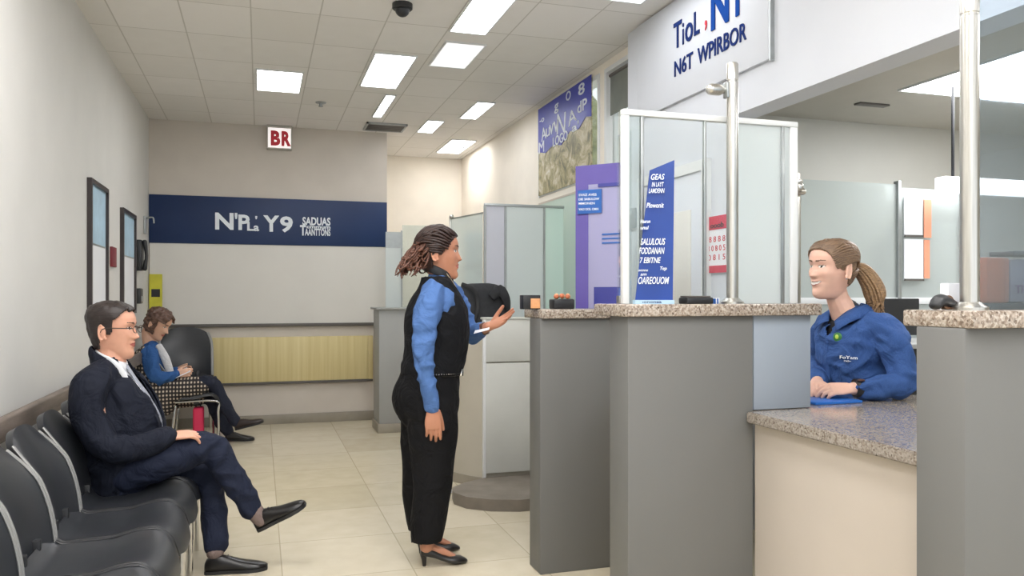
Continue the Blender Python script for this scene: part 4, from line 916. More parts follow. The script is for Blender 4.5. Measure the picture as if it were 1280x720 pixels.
# --- shoes ----------------------------------------------------------
def shoe_parts(heel, toe, up, parent, mat, sc=1.0, kind='oxford', wid=1.0):
    """heel/toe: sole points at rear and front; builds the upper and sole as parts"""
    heel = Vector(heel); toe = Vector(toe); d = (toe-heel); Ln = d.length; d.normalize(); up = Vector(up); up = (up-d*up.dot(d)).normalized(); s = up.cross(d)
    Lf = lambda x, y, z: heel+d*x*Ln+s*y*wid+up*z
    secs = [(0.0, .020, .050, .018), (.03, .030, .070, .014), (.12, .035, .082, .012), (.28, .036, .086, .012), (.42, .038, .072, .012), (.55, .043, .058, .012), (.7, .047, .048, .012), (.85, .043, .040, .012), (.95, .030, .032, .014), (1.0, .014, .024, .016)]
    bm = nb(); V = []
    for x, w, zt, zb in secs:
        ring = []
        for k in range(20):
            a = 2*pi*k/20; cy = cos(a); sz = sin(a); y = w*math.copysign(abs(cy)**.7, cy); z = zb+(zt-zb)*(max(0, sz)**.8)
            ring.append(bm.verts.new(Lf(x, y, z)))
        V.append(ring)
    for i in range(len(V)-1):
        for k in range(20): bm.faces.new((V[i][k], V[i][(k+1) % 20], V[i+1][(k+1) % 20], V[i+1][k]))
    bm.faces.new(V[0][::-1]); bm.faces.new(V[-1]); bmesh.ops.recalc_face_normals(bm, faces=bm.faces)
    parent = obj('shoe', bm, mat, parent, 180)
    bm = nb()
    out = [(x, w+.004) for x, w, _, _ in secs]; pts = [(x, w) for x, w in out]+[(x, -w) for x, w in out[::-1]]
    lo = [bm.verts.new(Lf(x, y, 0)) for x, y in pts]; hi = [bm.verts.new(Lf(x, y, .016)) for x, y in pts]; n = len(pts)
    bm.faces.new(lo[::-1]); bm.faces.new(hi); [bm.faces.new((lo[i], lo[(i+1) % n], hi[(i+1) % n], hi[i])) for i in range(n)]
    bmesh.ops.recalc_face_normals(bm, faces=bm.faces); obj('shoe_sole', bm, M['black_pl'], parent, 40)
    for k in range(3): 
        x = .36+.06*k; z = .080-.009*k
        bm = tube(nb(), [Lf(x, -.018, z-.004), Lf(x+.01, 0, z+.002), Lf(x, .018, z-.004)], [.0022], sub=3, n=6); obj('lace', bm, M['black_pl'], parent)
def pump_parts(heel, toe, parent, skin=None):
    heel = Vector(heel); toe = Vector(toe); d = toe-heel; d.z = 0; Ln = d.length; d.normalize(); up = Vector((0, 0, 1)); s = up.cross(d)
    Lf = lambda x, y, z: heel+d*x*Ln+s*y+up*z
    secs = [(0, .018, .092, .052), (.04, .026, .104, .050), (.15, .030, .098, .046), (.3, .029, .080, .036), (.45, .031, .056, .022), (.6, .037, .042, .010), (.72, .041, .042, .004), (.85, .036, .038, .003), (.95, .022, .027, .004), (1, .008, .018, .006)]
    bm = nb(); V = []
    for x, w, zt, zb in secs:
        V.append([bm.verts.new(Lf(x, w*math.copysign(abs(cos(a))**.7, cos(a)), (zt+zb)/2+(zt-zb)/2*sin(a))) for a in [2*pi*k/18 for k in range(18)]])
    for i in range(len(V)-1):
        for k in range(18): bm.faces.new((V[i][k], V[i][(k+1) % 18], V[i+1][(k+1) % 18], V[i+1][k]))
    bm.faces.new(V[0][::-1]); bm.faces.new(V[-1]); bmesh.ops.recalc_face_normals(bm, faces=bm.faces); sh_ = obj('shoe', bm, M['shoe_blk'], parent, 180)
    obj('shoe_heel', tube(nb(), [Lf(.06, 0, .06), Lf(.075, 0, .03), Lf(.08, 0, 0)], [(.022, .018), (.012, .012), (.009, .009)], side=s, sub=3, n=12, flat=True), M['shoe_blk'], sh_)
M['shoe_blk'] = pm('black_leather', rgb(26, 24, 24), .28, noise_amt=.1, scale=14)
M['shoe_dk'] = pm('dark_brown_leather', rgb(44, 34, 32), .32, noise_amt=.12, scale=14)
def cutbm(bm, pred):
    bmesh.ops.delete(bm, geom=[f for f in bm.faces if pred(f.calc_center_median())], context='FACES'); return bm
def thick(bm, th): return shell(bm, th)
def loft(bm, levels, side, sub=4, n=28):
    return tube(bm, [l[0] for l in levels], [(l[1], l[2]) for l in levels], side=side, sub=sub, n=n)

def strands(bm, T, starts, root, off=.014, n=8, r=.0042, wav=.0, seed=1, sag=0):
    """locks of hair running over the scalp from (angle, z) starts to a root (angle, z)"""
    rnd = random.Random(seed)
    for th0, z0 in starts:
        pts = []; ph = rnd.uniform(0, 6); sg = 1 if th0 >= 0 else -1
        for i in range(n+1):
            q = i/n; th = th0+(sg*root[0]-th0)*q; z = z0+(root[1]-z0)*(q**2.6 if abs(th0) < 1.3 else q)+(sag+(.03 if abs(th0) < 1.3 else .006))*sin(pi*q)
            z = min(z, .1135); o = off+wav*sin(q*14+ph)+rnd.uniform(-.001, .001)
            pts.append(T @ headpt(th+wav*8*cos(q*11+ph), z, o*(.45+.55*min(1, q*4)), False))
        k = T.to_scale().x
        tube(bm, pts, [r*.45*k]+[r*k]*(n-1)+[r*.8*k], sub=2, n=6)
# ======================= standing woman =============================
def woman():
    base = WZ(540, 702, 0); Y0 = 4.02
    t = thing('person', 'standing woman in black vest, blue shirt, black trousers and heels', 'person', (base.x, Y0, 0))
    skin = skinm('tan_skin', rgb(192, 134, 106)); hairc = hairm('dark_brown_hair', rgb(22, 14, 12), rgb(62, 38, 30))
    brow = pm('brow', rgb(48, 32, 26), .7)
    T = headM(W(549, 318, Y0+.0)+Vector((0, 0, .0)), radians(-15), radians(2), 0, 1.10); JAW[0] = .84
    SD = (0, 1, 0); Yn, Yf = 3.84, 4.20
    # body (skin): head, neck, torso, arms, legs, hands, feet
    bm = nb(); add_head(bm, T, 0, .72)
    tube(bm, [W(551, 328, Y0), W(549, 345, Y0), W(546, 362, Y0)], [(.052, .056), (.050, .055), (.07, .06)], side=SD)
    loft(bm, [(W(546, 368, Y0), .14, .07), (W(546, 395, Y0), .15, .11), (W(543, 430, Y0), .13, .11), (W(539, 460, Y0), .13, .11), (W(533, 495, Y0), .15, .12), (W(536, 520, Y0), .15, .10)], SD)
    nsh = [W(539, 372, Yn+.02), W(532, 402, 3.81), W(529, 437, 3.79), W(535, 475, 3.79), W(540, 508, 3.80)]
    tube(bm, nsh, [.045, .035, .028, .026, .026])
    hand(bm, W(540.5, 511, 3.80), (.05, .0, -1), (-.1, -1, 0), (1, -.3, 0), (.22, .25, .28, .32), 1.0, .03, .35)
    fsh = [W(566, 370, Yf-.03), W(578, 398, 4.22), W(588, 418, 4.20), W(600, 413, 4.10), W(611, 408, 4.02)]
    tube(bm, fsh, [.05, .042, .036, .030, .026])
    hd = W(652, 389, 3.86)-W(612, 409, 4.02)
    hand(bm, W(613, 408, 4.015), hd, (-.15, .75, -.65), (-.2, -.6, .8), (.10, .08, .12, .2), .98, .05, .75)
    nl = [W(541, 515, 3.94), W(540, 560, 3.93), W(537, 610, 3.93), W(534, 660, 3.94), W(533, 683, 3.94)]
    fl = [W(526, 515, 4.12), W(524, 560, 4.13), W(523, 610, 4.14), W(530, 655, 4.14), W(531, 672, 4.14)]
    for l in (nl, fl): tube(bm, l, [.06, .055, .042, .034, .034])
    hN, tN = WZ(523, 703, 0), WZ(580, 703.5, 0); hN.y = 3.95; tN = Vector((hN.x+.235, 3.93, 0))
    hF = Vector((W(522, 600, 4.15).x, 4.15, 0)); tF = hF+Vector((.225, -.01, 0))
    for h_, t_ in ((hN, tN), (hF, tF)):
        tube(bm, [h_+Vector((.03, 0, .13)), h_+Vector((.05, 0, .085)), h_+Vector((.11, 0, .062)), h_+Vector((.17, 0, .034))], [(.03, .032), (.027, .028), (.026, .02), (.024, .012)], side=(0, 1, 0))
    me_b = fuse(bm, .0034, 1)
    o = obj('body', me_b, [skin, M['lip'], M['eyew'], M['iris'], brow, M['teeth']], t, 180)
    Tl = Matrix.Translation(-t.location) @ T; paint_head(o.data, Tl)
    # shirt: sleeves + chest
    bm = nb()
    loft(bm, [(W(547, 352, Y0), .08, .055), (W(546, 362, Y0), .16, .075), (W(546, 385, Y0), .172, .12), (W(545, 420, Y0), .150, .13), (W(541, 455, Y0), .14, .125)], SD)
    tube(bm, [W(541, 364, Yn+.05), W(537, 378, Yn+.01), W(533, 400, 3.82), W(529, 437, 3.795), W(533, 470, 3.79), W(540, 507, 3.80)], [.060, .068, .064, .049, .044, .037], sub=5, n=20)
    tube(bm, [W(563, 364, Yf-.05), W(575, 385, 4.2), W(588, 417, 4.19), W(597, 415, 4.12), W(603, 412, 4.08)], [.060, .056, .050, .043, .038], sub=5, n=20)
    wr = wrinkle(.0055, (10, 10, 13))
    obj('shirt', fuse(bm, .007, 3, wr), cloth('blue_shirt', rgb(82, 116, 172)), t, 180)
    # vest
    bm = nb()
    loft(bm, [(W(547, 347, Y0), .075, .070), (W(546, 357, Y0), .125, .082), (W(546, 372, Y0), .155, .115), (W(546, 393, Y0), .168, .150), (W(546, 425, Y0), .160, .150), (W(542, 455, Y0), .158, .142), (W(539, 466, Y0), .165, .145)], SD, sub=5)
    bm = fuse(bm, .008, 3, wrinkle(.004, (7, 7, 7), 5))
    zc = W(546, 466, Y0).z; ztop = W(547, 347, Y0).z; cx = W(546, 400, Y0).x
    def pred(c):
        k = (c.z-zc)/(ztop-zc)
        if c.z < zc-.004: return True
        if c.z > ztop-.004: return True
        if c.x > cx+.03 and abs(c.y-Y0) < .004+.055*max(0, k-.25): return True
        for ys, xc_ in ((Y0-.178, W(541, 372, Yn).x), (Y0+.178, W(560, 372, Yf).x)):
            if abs(c.y-ys) < .06 and ((c.x-xc_)/.062)**2+((c.z-W(541, 378, Yn).z)/.085)**2 < 1: return True
        return False
    cutbm(bm, pred); thick(bm, -.012)
    obj('vest', bm, cloth('black_vest_fabric', rgb(17, 18, 22)), t, 180)
    bm = tube(nb(), [W(548, 340, Y0)+Vector((-.062*cos(a), .062*sin(a), .03*(cos(a)-.2))) for a in [(-2.5+5*k/14) for k in range(15)]], [(.022, .009)], side=(0, 0, 1), sub=2)
    obj('collar', bm, M['black_fab'], t, 180)
    # trousers
    bm = nb()
    loft(bm, [(W(540, 463, Y0), .155, .138), (W(536, 480, Y0), .178, .152), (W(533, 497, Y0), .188, .168), (W(535, 516, Y0), .186, .152), (W(537, 530, Y0), .15, .10)], SD, sub=5)
    tube(bm, [W(538, 505, 3.93), W(541, 540, 3.93), W(541, 575, 3.93), W(540, 605, 3.925), W(537, 640, 3.93), W(532.5, 673, 3.94)], [(.105, .125), (.10, .122), (.088, .106), (.078, .094), (.07, .086), (.062, .074)], side=SD, sub=5, n=24)
    tube(bm, [W(527, 505, 4.12), W(526, 545, 4.125), W(524, 590, 4.13), W(524, 625, 4.14), W(528, 664, 4.145)], [(.105, .115), (.095, .10), (.078, .085), (.07, .078), (.06, .065)], side=SD, sub=5, n=24)
    zh = W(532, 676, 3.94).z
    bm = fuse(bm, .009, 3, wrinkle(.0045, (6, 6, 3), 2)); cutbm(bm, lambda c_: c_.z < zh); thick(bm, -.004)
    obj('trousers', bm, cloth('black_trouser_fabric', rgb(13, 13, 16)), t, 180)
    # belt
    bz = W(540, 464, Y0)
    bm = nb(); tube(bm, [bz+Vector((.147*cos(a)-.0, .165*sin(a), -.004)) for a in [2*pi*k/24 for k in range(25)]], [(.013, .005)], side=(0, 0, 1), sub=1, n=10, cap=False)
    belt = obj('belt', bm, M['shoe_blk'], t, 60)
    bmk = nb()
    for k in range(13):
        a = -1.75+k*.085; c = bz+Vector((.152*cos(a), .170*sin(a), -.002)); ell(bmk, c, (.005, .005, .005), seg=8)
    obj('belt_studs', bmk, M['chrome'], belt)
    bf = bz+Vector((.152*cos(-.55), .170*sin(-.55), -.002)); obj('belt_buckle', box(nb(), bf.x-.008, bf.x+.012, bf.y-.012, bf.y+.008, bf.z-.018, bf.z+.018, .003), M['chrome'], belt)
    # lanyard
    bm = tube(nb(), [W(558, 342, 3.96), W(568, 356, 3.955), W(577, 375, 3.965), W(583, 392, 3.975), W(585, 408, 3.985)], [(.006, .002)], side=(.3, -1, 0), sub=4, n=8)
    obj('lanyard', bm, pm('beige_lanyard', rgb(196, 178, 150), .7), t)
    # bracelet
    bp = W(606, 411, 4.06); obj('bracelet', lathe(nb(), (0, 0, 0), [(.034, -.008), (.036, 0), (.034, .008), (.028, .006), (.028, -.006)], 20) if 0 else tube(nb(), [bp+Vector((-.012, .006, -.004)), bp+Vector((.008, -.006, .006))], [.034], sub=1, n=16, flat=True), pm('brown_bracelet', rgb(92, 62, 48), .5), t)
    for h_, t_ in ((hN, tN), (hF, tF)): pump_parts(h_, t_, t)
    # hair
    def mask(p):
        if p.z > .082: return True
        if p.z > .03: return p.x < .036+(p.z-.03)*.62
        if p.z > -.005: return p.x < .014+(p.z+.005)*.6
        return p.x < -.022 and p.z > -.085
    hb = hair_cap(T, mask, lambda p: .008+.006*max(0, min(1, (.03-p.x)/.08)), amp=.004, freq=(30, 30, 30))
    st = []
    for s in (-1, 1):
        st += [(s*.12*k, .084) for k in range(0, 7)]+[(s*(.90+.05*k), .078-.011*k) for k in range(6)]+[(s*(1.32+.03*k), .04-.012*k) for k in range(4)]+[(s*(2.0+.15*k), -.03-.012*k) for k in range(5)]+[(s*(.1+.22*k), .095) for k in range(7)]+[(s*(.4+.2*k), .108) for k in range(8)]
    strands(hb, T, st, (3.05, .012), .018, 9, .0065, .0022, 4)
    obj('hair', hb, hairc, t, 180)
    # curly ponytail mass: many spiral locks
    bm = nb(); rnd = random.Random(11)
    root_ = W(534, 309, Y0)
    for k in range(150):
        q0 = rnd.random()
        ex = 537-37*q0**.8+rnd.uniform(-3, 3); ylo = 338+10*q0; yhi = 297+34*q0; ey = rnd.uniform(yhi, ylo)
        e_ = W(ex, ey, Y0+rnd.uniform(-.085, .085)*(1-.4*q0)); s0 = root_+Vector((rnd.uniform(-.01, .035), rnd.uniform(-.05, .05), rnd.uniform(-.03, .05)))
        mid = (s0+e_)/2+Vector((-.02, rnd.uniform(-.05, .05), .04)); pts = []; ph = rnd.uniform(0, 6); tw = rnd.choice((-1, 1))
        N = 34
        for i in range(N+1):
            q = i/N; c = s0*(1-q)**2+mid*2*q*(1-q)+e_*q*q; a = ph+tw*q*(13 if k % 3 else 19); rr = .017*(.35+.75*q); pts.append(c+Vector((cos(a)*rr, sin(a)*rr, sin(a+.9)*rr*1.2)))
        tube(bm, pts, [(.0052, .0052)]*(N-3)+[.005, .004, .003, .002], sub=1, n=6)
    pt_ = obj('ponytail', bm, hairm('auburn_curls', rgb(34, 19, 16), rgb(128, 82, 62)), t, 180)
    obj('hair_tie', ell(nb(), root_+Vector((.0, 0, .01)), (.024, .03, .03)), M['black_fab'], pt_)
    obj('hair_clip', ell(nb(), T @ Vector((.048, -.06, .085)), (.008, .008, .008), seg=8), M['chrome'], t)
    # slip in hand
    a, b = W(592, 416, 3.98), W(612, 409, 3.94)
    bm = nb(); P_ = [W(592, 417, 4.0), W(611, 412, 3.93), W(612, 409, 3.99), W(594, 413, 4.06)]
    f = bm.faces.new([bm.verts.new(p) for p in P_]); shell(bm, .0015)
    solo('paper_slip', bm, M['paper'], 'small white slip held under the hand of the standing woman', 'paper', smooth=0)
woman()
# ======================= seated man =================================
def man():
    JAW[0] = .97
    Y0 = 4.2
    t = thing('person', 'seated man in a dark navy suit and glasses with crossed legs', 'person', (W(150, 590, Y0).x, Y0, 0))
    skin = skinm('light_skin', rgb(222, 166, 140)); hc = hairm('black_brown_hair', rgb(26, 20, 19), rgb(58, 46, 42)); brow = pm('brow', rgb(48, 34, 30), .7)
    T = headM(W(141, 414, Y0), radians(-10), radians(3), 0, 1.12)
    yaw = radians(-8); SDv = Vector((-sin(yaw), cos(yaw), 0)); SD = tuple(SDv); FWv = Vector((cos(yaw), sin(yaw), 0))
    near_sh, near_el, near_wr = W(114, 484, 4.0), W(130, 556, 3.96), W(207, 547, 4.02)
    far_sh, far_el, far_wr = W(150, 482, 4.4), W(165, 548, 4.42), W(214, 552, 4.22)
    bm = nb(); add_head(bm, T, 0, .85)
    tube(bm, [W(142, 425, Y0), W(139, 445, Y0), W(137, 465, Y0)], [(.062, .064), (.062, .066), (.08, .07)], side=SD)
    loft(bm, [(W(138, 475, Y0), .16, .08), (W(143, 500, Y0), .16, .12), (W(150, 540, Y0), .15, .13), (W(152, 585, Y0), .15, .13)], SD)
    tube(bm, [near_sh, near_el, W(168, 556, 3.98), near_wr], [.045, .038, .032, .03]); tube(bm, [far_sh, far_el, far_wr], [.045, .038, .03])
    hand(bm, near_wr+Vector((.01, 0, .004)), (1, .35, .02), (0, -.25, 1), (0, 1, .2), (.30, .32, .36, .42), 1.05, .02, .4)
    hand(bm, far_wr+Vector((.0, 0, -.01)), (1, -.55, .02), (0, .1, 1), (0, -1, .2), (.30, .32, .36, .42), 1.05, .02, .4)
    rk, ra = W(263, 557, 4.12), W(318, 638, 4.14)
    lk, la = W(260, 594, 4.30), W(268, 690, 4.17)
    tube(bm, [W(155, 585, 4.08), W(210, 572, 4.08), rk, W(292, 600, 4.14), ra, W(326, 650, 4.14)], [.06, .055, .045, .036, .036, .036])
    tube(bm, [W(155, 592, 4.32), lk, W(268, 640, 4.24), la], [.06, .045, .036, .036])
    o = obj('body', fuse(bm, .0034, 1), [skin, M['lip'], M['eyew'], M['iris'], brow, M['teeth']], t, 180)
    paint_head(o.data, Matrix.Translation(-t.location) @ T)
    # shirt + tie
    def tor(dr): return [(W(139, 452, Y0), .062+dr, .062+dr), (W(138, 462, Y0), .10+dr, .080+dr), (W(139, 474, Y0), .165+dr, .105+dr), (W(144, 495, Y0), .175+dr, .140+dr), (W(151, 522, Y0), .172+dr, .168+dr), (W(154, 550, Y0), .172+dr, .170+dr), (W(153, 585, Y0), .175+dr, .155+dr), (W(152, 600, Y0), .165+dr, .13+dr)]
    bm = nb(); loft(bm, tor(-.012), SD, sub=5)
    obj('shirt', fuse(bm, .007, 2, wrinkle(.003, (9, 9, 9))), cloth('white_shirt', rgb(226, 226, 230), .02), t, 180)
    # collar band
    cc = W(139.5, 451, Y0)
    bm = tube(nb(), [cc+FWv*(.066*cos(a))+SDv*(.068*sin(a))+Vector((0, 0, -.034*cos(a)+.004)) for a in [(-2.9+5.8*k/18) for k in range(19)]], [(.022, .005)], side=(0, 0, 1), sub=2, cap=True)
    sc_ = obj('shirt_collar', bm, M['paper'], t, 180)
    obj('collar_point', tube(nb(), [W(134, 447, 4.10), W(146, 456, 4.07), W(157, 472, 4.09), W(162, 484, 4.11)], [(.008, .003), (.012, .003), (.011, .003), (.005, .002)], side=(.3, 0, 1), sub=3), M['paper'], sc_)
    fr = [c+FWv*(r[1] if 0 else rd+.004) for (c, rw, rd), r in zip(tor(0), tor(0))]
    tie = [fr[0]+Vector((0, 0, -.02)), fr[1], fr[2], fr[3], fr[4], fr[5]+Vector((0, 0, .03))]
    bm = tube(nb(), tie, [(.014, .010), (.017, .006), (.02, .005), (.026, .005), (.032, .005), (.028, .004)], side=SD, sub=4, n=12)
    obj('tie', bm, cloth('silver_grey_tie', rgb(160, 164, 176), .04, .4), t, 180)
    # jacket: torso + sleeves, open V
    bm = nb(); tj = [(W(134, 448, Y0), .085, .072)]+tor(.008)[1:]; loft(bm, tj, SD, sub=5)
    tube(bm, [W(128, 470, 4.06), near_sh, W(111, 518, 3.98), near_el, W(165, 560, 3.97), near_wr], [.070, .076, .070, .064, .054, .043], sub=5, n=22)
    tube(bm, [W(146, 470, 4.34), far_sh, W(156, 518, 4.42), far_el, W(190, 552, 4.36), far_wr], [.075, .082, .074, .066, .054, .044], sub=5, n=22)
    tube(bm, [W(138, 575, 4.03), W(160, 600, 4.04)], [(.03, .10), (.03, .11)], side=SD)
    bm = fuse(bm, .008, 3, wrinkle(.006, (9, 9, 7), 3))
    z0, z1 = W(154, 552, Y0).z, W(138, 462, Y0).z; ctr = lambda z: None
    lev = tor(0)
    def cx(z):
        for (a, _, _), (b, _, _) in zip(lev, lev[1:]):
            if b.z <= z <= a.z: k = (a.z-z)/(a.z-b.z); return a.lerp(b, k)
        return lev[0][0] if z > lev[0][0].z else lev[-1][0]
    def pred(c):
        if c.z > z1+.062: return True
        if (c-W(140, 446, Y0)).length < .075: return True
        k = (c.z-z0)/(z1-z0); ce = cx(c.z); d = c-ce; f = d.dot(FWv); s = d.dot(SDv)
        return k > 0 and f > .05 and abs(s+.004) < .014+.062*min(1, k)**1.1
    cutbm(bm, pred); thick(bm, -.006)
    jm = cloth('navy_suit_jacket', rgb(25, 29, 42))
    jk = obj('jacket', bm, jm, t, 180)
    bm = tube(nb(), [cc+FWv*(.084*cos(a)-.004)+SDv*(.086*sin(a))+Vector((0, 0, -.055*cos(a)-.010-.03*max(0, cos(a)))) for a in [(pi-2.35+4.7*k/18) for k in range(19)]], [(.014, .008)]+[(.028, .011)]*17+[(.014, .008)], side=(0, 0, 1), sub=2)
    obj('jacket_collar', bm, jm, jk, 180)
    # lapels follow the opening edge
    for sg in (-1, 1):
        pts = []; rr = []
        for k in range(9):
            q = k/8; z = z0+(z1-z0)*(1-q)*.98+.0; kk = (z-z0)/(z1-z0); ce = cx(z); s = sg*(.014+.062*min(1, kk)**1.1+.016); 
            for (a, wa, da), (b, wb_, db) in zip(lev, lev[1:]):
                if b.z <= z <= a.z: f_ = (a.z-z)/(a.z-b.z); rd = da+(db-da)*f_; rw = wa+(wb_-wa)*f_
            pts.append(ce+SDv*s+FWv*((rd+.020)*math.sqrt(max(.1, 1-(s/(rw+.01))**2)))); rr.append((.010+.016*sin(pi*min(1, .15+.8*(1-q))), .004))
        obj('lapel', tube(nb(), pts, rr, side=SD, sub=3, n=10), jm, jk, 180)
    # trousers
    bm = nb()
    loft(bm, [(W(152, 565, Y0), .16, .14), (W(154, 590, Y0), .178, .155), (W(158, 606, Y0), .165, .13)], SD)
    tube(bm, [W(158, 590, 4.09), W(190, 579, 4.08), W(228, 567, 4.09), W(262, 558, 4.12), W(284, 588, 4.13), W(302, 615, 4.14), W(314, 634, 4.14)], [.098, .094, .084, .072, .066, .060, .056], sub=5, n=22)
    tube(bm, [W(158, 598, 4.32), W(210, 597, 4.32), W(259, 594, 4.30), W(266, 630, 4.26), W(269, 660, 4.22), W(270, 680, 4.18)], [.095, .085, .072, .064, .060, .057], sub=5, n=22)
    obj('trousers', fuse(bm, .008, 3, wrinkle(.005, (8, 8, 8), 7)), cloth('navy_suit_trousers', rgb(31, 37, 56)), t, 180)
    sock = cloth('taupe_sock', rgb(128, 112, 106), .05)
    obj('sock', tube(nb(), [W(309, 627, 4.14), W(318, 639, 4.14), W(327, 650, 4.14)], [.045, .043, .040]), sock, t)
    obj('sock', tube(nb(), [W(269, 672, 4.19), W(269, 690, 4.17)], [.045, .042]), sock, t)
    h, to = W(323, 663, 4.15), W(383, 631, 4.10)
    shoe_parts(h, to, (-.35, -.12, 1), t, M['shoe_blk'])
    h2 = WZ(252, 710, 0); h2 = Vector((W(256, 700, 4.16).x, 4.16, 0.001)); t2 = h2+Vector((.292, -.02, 0))
    shoe_parts(h2, t2, (0, 0, 1), t, M['shoe_blk'])
    # hair
    def mask(p):
        if p.z > .098: return p.x < .070
        if p.z > .05: return p.x < .028+(p.z-.05)*.75+(.012 if abs(p.y) < .03 else 0)
        if p.z > .0: return p.x < .022
        if p.z > -.02: return -.02 > p.x or (.004 < p.x < .018 and p.z > -.012)
        return p.x < -.03 and p.z > -.075
    obj('hair', hair_cap(T, mask, lambda p: .006+.008*max(0, min(1, (p.z-.03)/.06)), amp=.004, freq=(60, 60, 30)), hc, t, 180)
    # glasses
    gm = pm('dark_glasses_frame', rgb(60, 46, 42), .35)
    G_ = lambda x, y, z: T @ Vector((x, y, z))
    for s in (-1, 1):
        obj('lens', tube(nb(), [G_(.103, s*.031+.0235*cos(a), .016+.015*sin(a)) if 0 else G_(.1035-.010*abs(.7*cos(a)+s*.0)**2, s*.031+.0235*cos(a), .014+.0155*sin(a)) for a in [2*pi*k/20 for k in range(21)]], [.0018], sub=1, n=6, cap=False), gm, t)
        obj('temple', tube(nb(), [G_(.098, s*.055, .018), G_(.06, s*.079, .018), G_(-.005, s*.084, .014), G_(-.02, s*.082, -.002)], [.0024], sub=3, n=6), gm, t)
    obj('bridge', tube(nb(), [G_(.103, -.008, .018), G_(.112, 0, .021), G_(.103, .008, .018)], [.002], sub=3, n=6), gm, t)
man()
